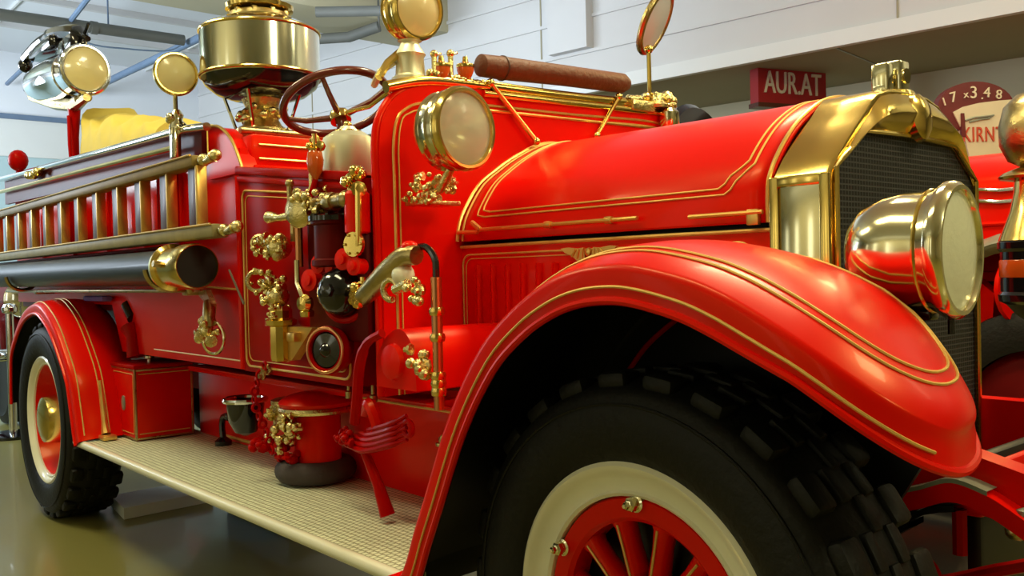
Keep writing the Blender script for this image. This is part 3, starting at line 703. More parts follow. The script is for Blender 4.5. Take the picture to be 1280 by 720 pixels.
m.tube([(-4.30, -.585, 2.06), (-4.28, -.59, 1.9), (-4.30, -.57, 1.62)], .010, 8)
sub('searchlight_post', m, 'red2', sl, 'red searchlight post')

# red ball on the rail
m = MB().ball((-4.85, -.72, 1.865), .055, 20, 1.15); m.tube([(-4.85, -.72, 1.82), (-4.85, -.72, 1.77)], .015, 8); o = part('rail_knob', m, 'red2', 'red ball finial on the rail')
m = MB()
for k in range(7): m.ball((-4.55+.035*k, -.735+random.uniform(-.02, .02), 1.745+random.uniform(-.02, .02)), .024, 10)
sub('rail_clamp', m, 'cast', o)

# ---- pump panel fittings
def flange(mb, c, axis, r, t, bolts=6):
    c = V(c); mb.lathe([(r*.7, -t*.5), (r, -t*.5), (r, t*.5), (r*.7, t*.5)], c, axis, 28)
    u, w, a = frame(axis)
    for k in range(bolts): mb.lathe([(r*.12, 0), (r*.12, t*.9), (0, t)], c+(u*math.cos(2*PI*k/bolts)+w*math.sin(2*PI*k/bolts))*r*.84, a, 6)
m = MB(); m.lathe([(.02, -.06), (.03, -.05), (.052, -.01), (.056, .0), (.05, .012), (.03, .022), (.012, .026), (0, .028)], (-1.37, -.745, 1.34), (.35, -1, .1), 28)
m.tube([(-1.37, -.73, 1.33), (-1.37, -.70, 1.41), (-1.37, -.70, 1.45)], .013, 8); m.tube([(-1.40, -.75, 1.325), (-1.48, -.76, 1.322), (-1.545, -.76, 1.328)], [.014, .011, .02], 10)
flange(m, (-1.34, -.69, 1.30), (0, 0, 1), .05, .012); knobs(m, (-1.31, -.745, 1.355), 24, (.08, .025, .04), .007, .015)
iv = part('intake_valve', m, 'cast', 'brass intake valve at the top of the pump panel')
m = MB().tube([(-1.30, -.735, 1.35), (-1.12, -.735, 1.352)], [.02, .022], 10); m.lathe([(.026, -.02), (.03, 0), (.026, .02)], (-1.2, -.735, 1.35), (1, 0, 0), 16); m.ball((-1.12, -.735, 1.352), .026)
sub('valve_arm', m, 'bronze', iv)
sub('valve_stem', MB().tube([(-1.48, -.72, 1.33), (-1.48, -.72, 1.42)], .010, 8).ball((-1.48, -.72, 1.43), .014).tube([(-1.48, -.71, 1.32), (-1.48, -.71, 1.25)], .012, 8), 'bronze', iv)
m = MB().lathe([(.006, -.06), (.010, -.05), (.022, -.03), (.026, .0), (.022, .025), (.012, .035), (0, .036)], (-1.335, -.71, 1.485), (0, 0, 1), 18)
oc = part('oil_cup', m, 'amber', 'orange red oil cup'); mm = MB(); knobs(mm, (-1.335, -.71, 1.535), 6, (.015, .015, .02), .009, .014); mm.lathe([(.02, 0), (.022, .006), (.008, .012), (.008, .05), (0, .05)], (-1.335, -.71, 1.515), (0, 0, 1), 12)
sub('cup_cap', mm, 'brass', oc); sub('cup_stem', MB().tube([(-1.335, -.71, 1.43), (-1.35, -.72, 1.38)], .009, 8), 'red2', oc)
m = MB().lathe([(.055, 1.165), (.066, 1.17), (.066, 1.185), (.058, 1.19), (.058, 1.285), (.068, 1.29), (.068, 1.31), (.03, 1.32), (0, 1.32)], (-1.225, -.715, 0), (0, 0, 1), 32)
pc = part('pump_cylinder', m, 'darkv', 'dark red pump cylinder'); mm = MB(); flange(mm, (-1.225, -.715, 1.305), (0, 0, 1), .075, .014, 8); sub('cylinder_flange', mm, 'gloss', pc)
m = MB().lathe([(.03, 1.255), (.036, 1.26), (.036, 1.365), (.028, 1.375), (0, 1.376)], (-1.095, -.715, 0), (0, 0, 1), 24); ac = part('air_chamber', m, 'red', 'red air chamber')
mm = MB(); knobs(mm, (-1.10, -.72, 1.405), 12, (.035, .02, .03), .010, .018); mm.tube([(-1.055, -.735, 1.39), (-1.05, -.74, 1.30), (-1.06, -.735, 1.22)], .009, 8); flange(mm, (-1.075, -.74, 1.225), (.3, -1, 0), .034, .012); sub('chamber_valve', mm, 'brass', ac)
m = MB().ball((-1.53, -.735, 1.235), .04, 16); knobs(m, (-1.56, -.75, 1.235), 30, (.075, .025, .035), .007, .014); m.torus((-1.635, -.75, 1.25), (1, -.5, 0), .024, .007, 20, 6); m.tube([(-1.635, -.75, 1.25), (-1.50, -.74, 1.235)], .011, 8)
part('drain_valve', m, 'cast', 'brass drain valve with a small hand wheel')
m = MB().ball((-1.55, -.735, 1.08), .036, 14); knobs(m, (-1.60, -.75, 1.115), 30, (.06, .03, .045), .007, .014); knobs(m, (-1.545, -.745, 1.075), 26, (.035, .03, .06), .007, .013); m.torus((-1.64, -.76, 1.13), (1, -.8, .2), .032, .007, 24, 6)
part('relief_valve', m, 'cast', 'brass relief valve above the strainer')
m = MB().lathe([(.020, .872), (.034, .878), (.036, .89), (.036, .985), (.048, .99), (.050, 1.005), (.036, 1.012), (.036, 1.035), (.028, 1.05), (0, 1.05)], (-1.535, -.735, 0), (0, 0, 1), 10)
sr = part('strainer', m, 'brass', 'brass strainer cylinder', angle=25)
sub('strainer_bracket', MB().prism([(-1.50, -.73, .985), (-1.36, -.72, .985), (-1.48, -.73, .88), (-1.50, -.73, .88)], (0, .03, 0)).box((-1.45, -.735, .955), (.05, .03, .03), .006), 'gold', sr)
sub('strainer_ear', MB().lathe([(.016, -.012), (.016, .012)], (-1.60, -.74, .998), (0, 0, 1), 12).tube([(-1.60, -.74, .998), (-1.54, -.74, .998)], .009, 8), 'cast', sr)
def outlet(nm, c, R, axis, lab, ring='red2'):
    m = MB(); a = V(axis).normalized(); m.lathe([(R*.9, -.10), (R*.9, -.02), (R*1.0, -.01), (R*1.04, .01), (R*1.0, .022), (R*.82, .024), (R*.78, .014)], c, a, 36, cap=False); o = part(nm, m, ring, lab)
    sub('outlet_ring', MB().torus(V(c)+a*.02, a, R*.93, R*.08, 36, 8), 'copper', o)
    sub('outlet_cap', MB().lathe([(R*.80, .004), (R*.72, .016), (R*.3, .02), (R*.12, .034), (0, .036)], c, a, 28), 'gloss', o, 'black outlet cap'); return o
outlet('discharge_outlet', (-1.235, -.735, .925), .068, (.40, -1, .05), 'red discharge outlet with black cap')
m = MB().ball((-1.18, -.72, 1.093), .072, 28); m.lathe([(.02, .066), (.02, .085), (0, .09)], (-1.18, -.72, 1.093), (.5, -1, .1), 6); bo = part('suction_cap', m, 'gloss', 'black domed suction cap')
sub('cap_ring', MB().torus((-1.185, -.70, 1.085), (.45, -1, .25), .076, .010, 36, 8), 'red2', bo)
for p, r in (((-1.345, -.73, 1.128), .028), ((-1.27, -.74, 1.175), .024), ((-1.13, -.74, 1.185), .026), ((-1.20, -.735, 1.165), .024), ((-1.08, -.735, 1.165), .022)):
    m = MB().lathe([(r, -.03), (r, -.004), (r*1.2, 0), (r*1.2, .008), (r*.6, .01), (r*.6, .018), (0, .02)], p, (.25, -1, .05), 14)
    part('drain_cock', m, 'red', 'small red drain cock')
m = MB().tube([(-1.40, -.745, 1.19), (-1.40, -.745, 1.12), (-1.355, -.75, 1.07)], .008, 8); gr = part('throttle_rod', m, 'pale'); sub('rod_knob', MB().lathe([(.01, -.02), (.024, -.012), (.028, .002), (.02, .016), (0, .02)], (-1.345, -.75, 1.06), (.2, -1, 0), 18).lathe([(.02, 1.02), (.022, 1.035), (.012, 1.045)], (-1.345, -.745, 0), (0, 0, 1), 14), 'brass', gr)
part('copper_rod', MB().tube([(-1.43, -.72, 1.31), (-1.43, -.72, 1.17)], .012, 8), 'copper')
# horn lever
m = MB().tube(catmull([(-1.045, -.74, 1.075), (-.97, -.75, 1.105), (-.88, -.755, 1.150), (-.81, -.75, 1.185), (-.77, -.745, 1.185)], 5), [.024+.006*math.sin(i/20*PI) for i in range(21)], 14)
h = part('nozzle_lever', m, 'bronze', 'long brass nozzle slanting across the panel')
mm = MB(); knobs(mm, (-1.05, -.745, 1.09), 10, (.02, .02, .03), .010, .016); sub('nozzle_butt', mm, 'brass', h)
mm = MB().torus((-.86, -.765, 1.10), (.2, -1, 0), .026, .009, 24, 8, 0, 5.0); mm.tube([(-.84, -.765, 1.10), (-.79, -.76, 1.115)], .014, 8); knobs(mm, (-.765, -.755, 1.105), 9, (.022, .015, .035), .009, .015); sub('nozzle_scroll', mm, 'cast', h)
sub('nozzle_highlight', MB().ball((-.825, -.75, 1.138), .030, 18), 'cream', h, 'cream ball standing for the white highlight on the nozzle'); sub('nozzle_knob', MB().ball((-.80, -.745, 1.205), .024, 16, .8), 'red', h)  # the cream ball is the nozzle's white highlight, modelled as a shape
m = MB().tube([(-.725, -.72, 1.13), (-.725, -.72, .98)], .014, 12).tube([(-.725, -.72, .97), (-.725, -.72, .80)], .013, 12)
cp = part('copper_pipe', m, 'copper', 'upright copper pipe'); 
for z in (.98, 1.045, .885, .845, .865): sub('pipe_collar', MB().lathe([(.018, -.010), (.021, 0), (.018, .010)], (-.725, -.72, z), (0, 0, 1), 12), 'brass', cp)
sub('pipe_bend', MB().tube(catmull([(-.725, -.72, 1.13), (-.728, -.72, 1.175), (-.755, -.725, 1.205), (-.79, -.73, 1.205)], 5), .009, 8), 'gloss', cp)
P = catmull([(-.985, 0, .84), (-.985, 0, .90), (-.95, 0, .96), (-.90, 0, .992), (-.86, 0, .995), (-.825, 0, .97), (-.805, 0, .92), (-.80, 0, .84)], 4)
m = MB().prism([(p.x, -.735, p.z) for p in P], (0, .34, 0)); m.lathe([(.05, 0), (.045, .012), (.02, .018), (0, .018)], (-.90, -.735, .91), (0, -1, 0), 24)
gh = part('gear_housing', m, 'red', 'rounded red gear housing'); sub('housing_strap', MB().tube(catmull([(-.93, -.75, .985), (-1.0, -.755, .955), (-1.04, -.755, .89), (-1.065, -.75, .80), (-1.09, -.745, .73)], 5), [.012]*7+[.015]*14, 8), 'red2', gh)
mm = MB(); knobs(mm, (-.77, -.745, .925), 12, (.02, .02, .04), .009, .016); sub('housing_valve', mm, 'cast', gh)
part('pump_manifold', MB().box((-1.25, -.685, 1.16), (.34, .03, .42), .01), 'darkv')
# lower fittings
m = MB().lathe([(.010, .565), (.04, .578), (.062, .62), (.070, .68), (.072, .695)], (-2.11, -.60, -.01), (0, 0, 1), 28); cu = part('drip_cup', m, 'gloss', 'black drip cup with a bright rim'); sub('cup_rim', MB().torus((-2.11, -.60, .688), (0, 0, 1), .074, .011, 36, 8), 'chrome', cu)
m = MB()
for k in range(11):
    t = k/10; m.torus((-1.73-.05*math.sin(t*3)*1.0, -.70-.02*math.sin(t*5), .845-.285*t), (1, 0, 0) if k % 2 else (0, 1, 0), .013, .0055, 12, 6)
ch = part('safety_chain', m, 'red2', 'red brown hanging chain'); mm = MB(); knobs(mm, (-1.73, -.695, .835), 6, (.02, .015, .03), .009, .014); mk = MB(); knobs(mk, (-1.77, -.71, .56), 6, (.02, .015, .03), .012, .018); sub('chain_weight', mk, 'red2', ch); sub('chain_hook', mm, 'bronze', ch)
cz = V((-1.665, -.545, 0))
m = MB().lathe([(.078, .47), (.078, .700), (.125, .706), (.130, .718), (.122, .726), (.09, .742), (.05, .750), (0, .752)], cz, (0, 0, 1), 40); lc = part('siren_housing', m, 'red', 'red capped siren housing on the running board')
sub('rubber_ring', MB().torus(cz+V((-.02, 0, .485)), (0, 0, 1), .100, .038, 48, 14), 'rubber3', lc, 'thick black rubber ring')
mm = MB().lathe([(.055, .655), (.062, .66), (.062, .735), (.068, .738), (.068, .752), (.05, .758), (0, .758)], (-1.745, -.60, -.03), (0, 0, 1), 28); knobs(mm, (-1.69, -.655, .645), 34, (.085, .025, .055), .009, .018); knobs(mm, (-1.72, -.65, .58), 10, (.05, .03, .03), .010, .018); mm.torus(cz+V((0, 0, .694)), (0, 0, 1), .118, .013, 44, 8)
sub('siren_rotor', mm, 'cast', lc, 'gilded cast siren front'); mm = MB(); knobs(mm, (-1.69, -.645, .545), 14, (.08, .03, .02), .012, .020); sub('siren_foot', mm, 'red2', lc)
m = MB()
for k in range(5): m.tube(catmull([(-1.25+.02*k, -.70+.012*k, .650+.010*k), (-1.12, -.70+.006*k, .642+.014*k), (-1.0, -.69, .672+.014*k), (-.93, -.68, .695+.016*k)], 5), [.006]*4+[.009]*8+[.006]*4, 8)
knobs(m, (-1.21, -.70, .67), 14, (.06, .015, .02), .008, .013); m.torus((-.925, -.68, .725), (0, 1, 0), .020, .008, 20, 8)
wr = part('wrench_holder', m, 'red2', 'ribbed red spanner holder'); sub('holder_leg', MB().tube([(-1.14, -.69, .65), (-1.08, -.68, .55), (-1.05, -.67, .465)], [.013, .016, .022], 10), 'red2', wr); sub('holder_strap', MB().tube(catmull([(-1.17, -.66, .745), (-1.12, -.675, .77), (-1.09, -.67, .71), (-1.12, -.67, .66)], 5), .02, 8), 'red', wr)
mm = MB(); knobs(mm, (-.80, -.64, .70), 6, (.03, .02, .02), .009, .015); sub('holder_clip', mm, 'bronze', wr)
for x in (-1.36, -1.22): part('apron_bolt', MB().lathe([(.012, 0), (.012, .02), (.007, .024), (.007, .06), (0, .062)], (x, -.60, .76), (0, 0, 1), 10), 'bronze')
m = MB().tube(catmull([(-2.54, -.48, .57), (-2.58, -.485, .56), (-2.585, -.49, .52), (-2.575, -.49, .475)], 4), .013, 8).ball((-2.54, -.48, .565), .018).lathe([(.035, .444), (.035, .462), (.015, .478)], (-2.575, -.49, 0), (0, 0, 1), 14); part('board_hook', m, 'gloss', 'small black hook on the running board')
# nozzle bracket left of the pump panel
m = MB().prism([(-2.27, -.69, 1.09), (-2.13, -.71, 1.10), (-2.06, -.72, 1.05), (-2.10, -.71, .99), (-2.16, -.70, 1.05)], (0, -.02, 0)); m.tube(catmull([(-2.10, -.73, 1.05), (-2.06, -.75, 1.01), (-2.05, -.75, .97)], 4), .022, 10)
hb = part('nozzle_bracket', m, 'bronze', 'brass hose nozzle bracket'); mm = MB(); knobs(mm, (-2.09, -.755, .955), 18, (.06, .025, .045), .012, .022); sub('nozzle_body', mm, 'cast', hb); sub('nozzle_loop', MB().torus((-2.05, -.74, .93), (.3, -1, 0), .058, .006, 32, 6), 'pale', hb)
part('side_cable', MB().tube([(-1.99, -.70, 1.17), (-1.90, -.69, 1.05)], .004, 6), 'greyg')
# toolbox
tx = (-3.085, -.60); m = MB().box((tx[0], tx[1], .603), (.30, .25, .310), .006); tbx = part('toolbox', m, 'red', 'red toolbox on the running board')
m = MB().box((tx[0], tx[1], .766), (.312, .262, .018), .004); sub('toolbox_lid', m, 'red2', tbx)
m = MB()
for sx in (-1, 1):
    for sy_ in (-1, 1): m.box((tx[0]+sx*.149, tx[1]+sy_*.124, .603), (.010, .010, .31), .002)
for z in (.455, .752):
    for sx in (-1, 1): m.box((tx[0]+sx*.150, tx[1], z), (.006, .25, .008), .001); m.box((tx[0], tx[1]+sx*.125, z), (.30, .006, .008), .001)
sub('toolbox_edging', m, 'bronze', tbx)
sub('toolbox_stripe', frame_line(-3.215, -2.955, .475, .735, -.726, .01, .0018), 'gold2', tbx)
for z in (.475, .735): sub('toolbox_stripe', MB().tube([(-2.934, -.71, z), (-2.934, -.49, z)], .0022, 6), 'gold2', tbx)
sub('badge', MB().lathe([(.030, 0), (.030, .004), (.024, .006), (0, .006)], (-3.085, -.725, .60), (0, -1, 0), 20, sq=(.7, 1.1)), 'greyg', tbx, 'small green oval badge'); sub('knob', MB().lathe([(.01, 0), (.01, .012), (.022, .018), (.022, .028), (0, .034)], (-3.05, -.62, .775), (0, 0, 1), 14), 'chrome', tbx)
m = MB().tube([(-3.13, -.67, .93), (-3.10, -.67, .89), (-3.08, -.67, .80)], [.045, .03, .038], 14); part('filler_funnel', m, 'red2')
m = MB().tube([(-3.20, -.66, 1.03), (-3.12, -.66, .97)], .028, 10); part('filler_hose', m, 'gloss')

# ------------------------------------------------------------------ ladder, suction hose, loose things
LD = thing('ladder', 'long wooden ladder with brass trim hung along the side of the engine', 'ladder', (-3.5, -.8, 1.28))
for z, h, x1, mt in ((1.548, .040, -1.975, 'olive'), (1.300, .046, -1.82, 'olive2')):
    r = build('rail', MB().box(((-5.4+x1)/2, -.80, z), (x1+5.4, .062, h), .010), mt, LD)
    build('rail_tip', MB().tube([(x1-.01, -.80, z), (x1+.06, -.80, z-.005), (x1+.10, -.795, z+.005)], [.016, .014, .02], 10).ball((x1+.03, -.80, z), .022).ball((x1+.12, -.795, z+.008), .020), 'cast', r, 'cast metal tip')
    build('rail_edging', MB().tube([(-5.4, -.832, z+h*.48), (x1-.01, -.832, z+h*.48)], .004, 6), 'gold', r)
rg = build('rung', MB().box((-2.02, -.795, 1.425), (.095, .030, .215), .006), 'wood', LD)
rs = build('rung_edge', MB().box((-1.972, -.80, 1.425), (.016, .040, .215), .005), 'gold', rg)
for k in range(1, 12):
    c = dup(rg, LD); c.location.x -= .275*k
for x in (-2.5, -3.9): part('ladder_bracket', MB().box((x, -.715, 1.43), (.03, .09, .27), .006), 'red2')
SH = thing('suction_hose', 'thick dark rubber suction hose with a brass coupling below the ladder', 'hose', (-3.5, -.82, 1.11))
build('hose_body', MB().tube([(-5.4, -.82, 1.190), (-2.10, -.82, 1.184)], .066, 32), 'rubber2', SH)
m = MB().lathe([(.068, -2.22), (.084, -2.215), (.086, -2.195), (.074, -2.185), (.072, -2.07), (.080, -2.06), (.080, -1.985), (.076, -1.972), (.073, -1.972), (.0705, -1.985)], (0, -.82, 1.184), (1, 0, 0), 48, cap=False)
cpn = build('coupling', m, 'brass', SH, 'brass hose coupling', angle=30); build('coupling_bore', MB().lathe([(.0706, -1.984), (.069, -2.14), (0, -2.145)], (0, -.82, 1.184), (1, 0, 0), 48), 'black', cpn)
for k in range(3):
    a = 2*PI*k/3+.9; m = MB().tube([(-2.13, -.82+.07*math.cos(a), 1.184+.07*math.sin(a)), (-2.13, -.82+.098*math.cos(a), 1.184+.098*math.sin(a))], .012, 8)
    build('coupling_lug', m, 'bronze', cpn)
for x in (-2.26, -4.4): part('hose_saddle', MB().torus((x, -.82, 1.184), (1, 0, 0), .079, .010, 20, 8, PI*1.02, PI*1.98).box((x, -.70, 1.09), (.05, .12, .02), .006), 'bronze')
part('hose_shelf', MB().box((-3.9, -.715, 1.268), (3.1, .07, .012), .003), 'darkv')
part('hose_tray', MB().box((-3.55, -.75, 1.098), (2.6, .12, .012), .003), 'bronze')
# rolled leather curtain
m = MB().tube([(-1.05, -.305, 1.770), (-1.05, -.295, 1.770), (-1.05, -.22, 1.772), (-1.05, .05, 1.782), (-1.05, .34, 1.790), (-1.05, .365, 1.790)], [.020, .034, .036, .034, .034, .022], 28)
lr = tag(build('leather_roll', m, 'leather', angle=50), 'rolled brown leather curtain lying on the brass rail of the red cowl', 'leather roll')
build('roll_strap', MB().torus((-1.05, -.21, 1.772), (0, 1, .03), .036, .004, 32, 6), 'wood', lr)
# yellow tarpaulin
rows = []
for i in range(27):
    t = i/26; x = -4.24+1.14*t; h = lerp(2.075, 1.885, min(1, t*1.08))+.018*math.sin(i*.9)+(.045 if i == 0 else .0)-(.03 if i == 2 else 0)
    r = []
    for j in range(19):
        a = PI*j/18; ca, sa = math.cos(a), math.sin(a)
        r.append(V((x+.03*math.sin(j*.8)*(1 if t < .2 else .3), -.36-.20*math.copysign(abs(ca)**.55, ca)+.008*math.sin(i*1.7+j), lerp(1.72, h, max(0, sa)**.55)+.010*math.sin(i*.7+j*1.3))))
    rows.append(r)
m = MB().grid(rows); b = len(rows[0]); m.f.append(list(range(b))); m.mi.append(0); m.f.append([26*b+k for k in range(b)]); m.mi.append(0); m.f.append([k*b for k in range(27)]+[k*b+b-1 for k in reversed(range(27))]); m.mi.append(0)
tag(build('yellow_tarpaulin', m, 'yellow', angle=60), 'bright yellow canvas tarpaulin heaped over the hose bed', 'tarpaulin')
# ------------------------------------------------------------------ THE ROOM
m = MB().box((-3, 1, -.05), (26, 20, .1)); fl = struct('floor', m, 'tile', 'glossy olive floor of the museum hall', loc=(0, 0, 0))
dS = V((-.9927, -.1208, 0)); nS = V((-.1208, .9927, 0)); oS = V((-1.1, 4.1, 0))
def W(s, off, z): return oS+dS*s+nS*off+V((0, 0, z))
def slab(mb, s0, s1, o0, o1, z0, z1):
    P = [W(s, o, z) for z in (z0, z1) for s, o in ((s0, o0), (s1, o0), (s1, o1), (s0, o1))]
    mb.add(P, [(0, 1, 2, 3), (4, 5, 6, 7), (0, 1, 5, 4), (1, 2, 6, 5), (2, 3, 7, 6), (3, 0, 4, 7)])
struct('wall_back', (lambda mb: (slab(mb, -8, 13, 1.5, 1.6, 0, 2.75), mb)[1])(MB()), 'wallt', 'tan plaster back wall')
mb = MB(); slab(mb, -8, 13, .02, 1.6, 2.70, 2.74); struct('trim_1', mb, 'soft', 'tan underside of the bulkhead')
mb = MB(); slab(mb, -8, 13, 0, .10, 2.74, 4.2)
bh = struct('wall_bulkhead', mb, 'wallw', 'white boarded bulkhead above the back wall')
mb = MB(); slab(mb, -8, 13, -.03, .03, 2.68, 2.79); struct('trim_2', mb, 'band', 'pale strip along the lower edge of the bulkhead')
k = 3
for z in (3.03, 3.33, 3.62):
    mb = MB(); slab(mb, -8, 13, -.018, .0, z, z+.03); struct('trim_%d' % k, mb, 'wallw', 'horizontal batten on the white bulkhead'); k += 1
for s in (.75, 3.9, 7.4):
    mb = MB(); slab(mb, s, s+.012, -.008, .01, 2.79, 4.2); struct('trim_%d' % k, mb, 'soft', 'thin vertical joint in the bulkhead'); k += 1
mb = MB(); slab(mb, 3.32, 3.75, -.10, 0, 3.06, 4.2); struct('trim_%d' % k, mb, 'wallw', 'pale pilaster on the bulkhead'); k += 1
mb = MB(); slab(mb, 1.22, 1.232, .05, 1.5, 2.694, 2.70); struct('trim_%d' % k, mb, 'greyg', 'joint in the bulkhead underside'); k += 1
# end wall
def eslab(mb, z0, z1, x=-11., t=.1): mb.box((x-t/2, 1., (z0+z1)/2), (t, 20, z1-z0))
mb = MB(); eslab(mb, 0, 2.66); struct('wall_left', mb, 'blueg', 'pale blue green lower end wall')
mb = MB(); eslab(mb, 2.66, 3.10, -10.97, .14); struct('trim_%d' % k, mb, 'band', 'white band across the end wall'); k += 1
mb = MB(); eslab(mb, 3.10, 3.16, -10.94, .18); struct('trim_%d' % k, mb, 'cable', 'dark rail above the white band'); k += 1
mb = MB(); eslab(mb, 3.16, 4.2); struct('wall_left_upper', mb, 'ceil', 'pale upper end wall')
mb = MB().box((-3, -7.05, 2.0), (26, .1, 4)); struct('wall_front', mb, 'wallt', 'cream plaster wall behind the viewer')
mb = MB().box((6.05, -1.0, 2.0), (.1, 12, 4)); struct('wall_right', mb, 'wallt', 'cream plaster wall at the right')
# ceiling
mb = MB().box((-3, 1, 3.95), (26, 20, .1)); struct('ceiling', mb, 'ceil', 'pale blue white ceiling', loc=(0, 0, 4))
for y in (-1.5, .2, 2.2, 3.4):
    mb = MB().box((-6, y, 3.885), (12, .02, .03)); struct('trim_%d' % k, mb, 'band', 'ceiling batten'); k += 1
for x in (-9.6, -8.5):
    mb = MB().box((x, 1, 3.87), (.05, 14, .06)); struct('trim_%d' % k, mb, 'wallw', 'cross batten on the ceiling'); k += 1
mb = MB().box((-6.55, 1.0, 3.72), (.75, 14, .36), .02); struct('trim_%d' % k, mb, 'beam', 'tan cross beam under the ceiling'); k += 1
mb = MB().box((-9.4, -3.4, 3.6), (3.2, 5.0, .5), .03); struct('trim_%d' % k, mb, 'greyg', 'grey duct box under the ceiling'); k += 1
# pipes
pk = MB().tube([(-7.96, -3.5, 3.5), (-7.80, 1.45, 3.5)], .052, 14)
pp_ = tag(build('ceiling_pipe', pk, 'pipe'), 'grey green pipe crossing above the searchlight', 'pipe')
build('pipe_coupling', MB().lathe([(.062, -.05), (.062, .05)], (-7.86, -.35, 3.5), (0, 1, 0), 16).lathe([(.060, -.03), (.060, .03)], (-7.83, .62, 3.5), (0, 1, 0), 16), 'pipe', pp_)
build('pipe_hanger', MB().tube([(-7.90, -1.6, 3.5), (-7.90, -1.6, 3.9)], .008, 6).tube([(-7.83, .75, 3.5), (-7.83, .75, 3.9)], .008, 6), 'cable', pp_)
tag(build('electric_conduit', MB().tube([(-10.9, 1.42, 3.5), (-6.9, 1.56, 3.5)], .040, 10), 'cable'), 'blue grey conduit running from behind the brass corner spotlight to the end wall', 'conduit')
tag(build('electric_conduit', MB().tube([(-10.9, .55, 3.5), (-8.05, .42, 3.5), (-7.0, .40, 3.62)], .024, 8), 'cable'), 'thin conduit crossing the ceiling above the searchlight', 'conduit')
m = MB().tube([(-5.87, 1.84, 3.4), (-5.45, 2.35, 3.4)], .045, 12); m.tube([(-5.45, 2.35, 3.4), (-5.45, 2.35, 3.9)], .02, 8)
tag(build('ceiling_bracket', m, 'pipe'), 'dark ceiling bracket bar between drum and top spotlight', 'bracket')
m = MB().tube([(-6.76, 2.2, 3.4), (-6.35, 2.45, 3.38), (-6.1, 2.62, 3.45)], .05, 12); m.tube([(-6.76, 2.2, 3.4), (-6.76, 2.2, 3.9)], .012, 6); m.tube([(-6.1, 2.62, 3.45), (-6.1, 2.62, 3.9)], .012, 6)
tag(build('ceiling_bracket', m, 'pipe'), 'lower dark pipe elbow right of the polished drum', 'bracket')
tag(build('hanging_wire', MB().tube(catmull([(-7.9, .15, 3.55), (-7.85, .55, 3.36), (-7.8, .9, 3.34), (-7.75, 1.25, 3.36), (-7.7, 1.38, 3.42)], 5), .008, 6), 'cable'), 'thin wire sagging below the ceiling pipe', 'wire')

# ------------------------------------------------------------------ signs
def text_mesh(s, size, depth=.006, spacing=1.0, shear=0., sx=1.0):
    cu = bpy.data.curves.new('lettering', 'FONT'); cu.body = s; cu.size = size; cu.extrude = depth/2; cu.align_x = 'CENTER'; cu.align_y = 'CENTER'; cu.space_character = spacing; cu.resolution_u = 3
    t = bpy.data.objects.new('lettering', cu); C.objects.link(t); dg = bpy.context.evaluated_depsgraph_get(); me = bpy.data.meshes.new_from_object(t.evaluated_get(dg))
    mb = MB(); mb.add([V((v.co.x*sx, v.co.y, v.co.z)) for v in me.vertices], [list(p.vertices) for p in me.polygons]); bpy.data.objects.remove(t); bpy.data.meshes.remove(me); return mb
def face(o, ux, uz):      # local x,y -> ux,uz ; local z -> outward
    ux = V(ux).normalized(); uz = V(uz).normalized(); n = ux.cross(uz); M4 = Matrix.Identity(4)
    for i in range(3): M4[i][0] = ux[i]; M4[i][1] = uz[i]; M4[i][2] = n[i]; M4[i][3] = o[i]
    return M4
# red lettered sign under the bulkhead, face along the hall
ux = V((.30, .95, 0)).normalized(); Ms = face(V((-2.94, 4.46, 2.585)), ux, (0, 0, 1))
m = MB(); po = [(-.46, -.155), (.46, -.155), (.46, .135)]+[(.46-.92*k/10, .135+.05*math.sin(PI*k/10)) for k in range(1, 10)]+[(-.46, .135)]
m.prism([(x*.74, y, 0) for x, y in po], (0, 0, -.10)); m.xform(Ms); sg = tag(build('hanging_sign', m, 'signred'), 'red hanging sign with AUR.AT in pale block letters', 'sign')
t = text_mesh('AUR.AT', .250, .012, 1.0, sx=.66); t.xform(Ms @ Matrix.Translation((0, .0, .006))); build('lettering', t, 'signwhite', sg, 'pale block letters reading AUR.AT', angle=20)
m = MB().prism([(-.35, -.19, .01), (.35, -.19, .01), (.35, -.155, .01), (-.35, -.155, .01)], (0, 0, -.12)); m.xform(Ms); build('sign_ledge', m, 'wood', sg)
# crest sign
ux = V((.60, .80, 0)).normalized(); Mc = face(V((-1.13, 3.6, 1.925)), ux, (0, 0, 1)); SC = .0030
def px(x, y): return ((x-1232)*.0043, (160-y)*.0043)
m = MB(); pts = [px(*p) for p in ((1186, 138), (1200, 131), (1222, 126), (1250, 123), (1282, 121), (1277, 133), (1272, 146), (1271, 160), (1274, 178), (1280, 190), (1284, 200), (1208, 200), (1203, 178), (1196, 158))]
m.prism([(x, y, 0) for x, y in pts], (0, 0, -.05)); m.xform(Mc); cs = tag(build('shield_sign', m, 'signwhite'), 'cream flared sign with red letters under a dark red oval crest behind the radiator', 'sign')
m = MB(); ce = px(1220, 131); m.prism([(ce[0]+.235*math.cos(a), ce[1]+.150*math.sin(a), -.01) for a in [2*PI*k/36 for k in range(36)]], (0, 0, -.06)); m.xform(Mc); build('oval_crest', m, 'maroon', cs, 'dark red oval crest')
for s, (x, y), sz, rot in (('1', (1174, 124), .045, .5), ('7', (1187, 118), .055, .4), ('x', (1205, 114), .040, .2), ('3', (1216, 112), .065, 0), ('.', (1228, 115), .05, 0), ('4', (1235, 112), .055, -.1), ('8', (1252, 115), .05, -.2)):
    t = text_mesh(s, sz*1.55, .008); q = px(x, y); t.xform(Mc @ Matrix.Translation((q[0], q[1], -.006)) @ Matrix.Rotation(rot*.6, 4, 'Z')); build('numeral', t, 'signwhite', cs)
t = text_mesh('KIRNTIN', .125, .008, 1.1, sx=.66); q = px(1238, 170); t.xform(Mc @ Matrix.Translation((q[0], q[1], .004))); build('lettering', t, 'orange', cs, 'red letters reading KIRNTIN', angle=20)
m = MB(); 
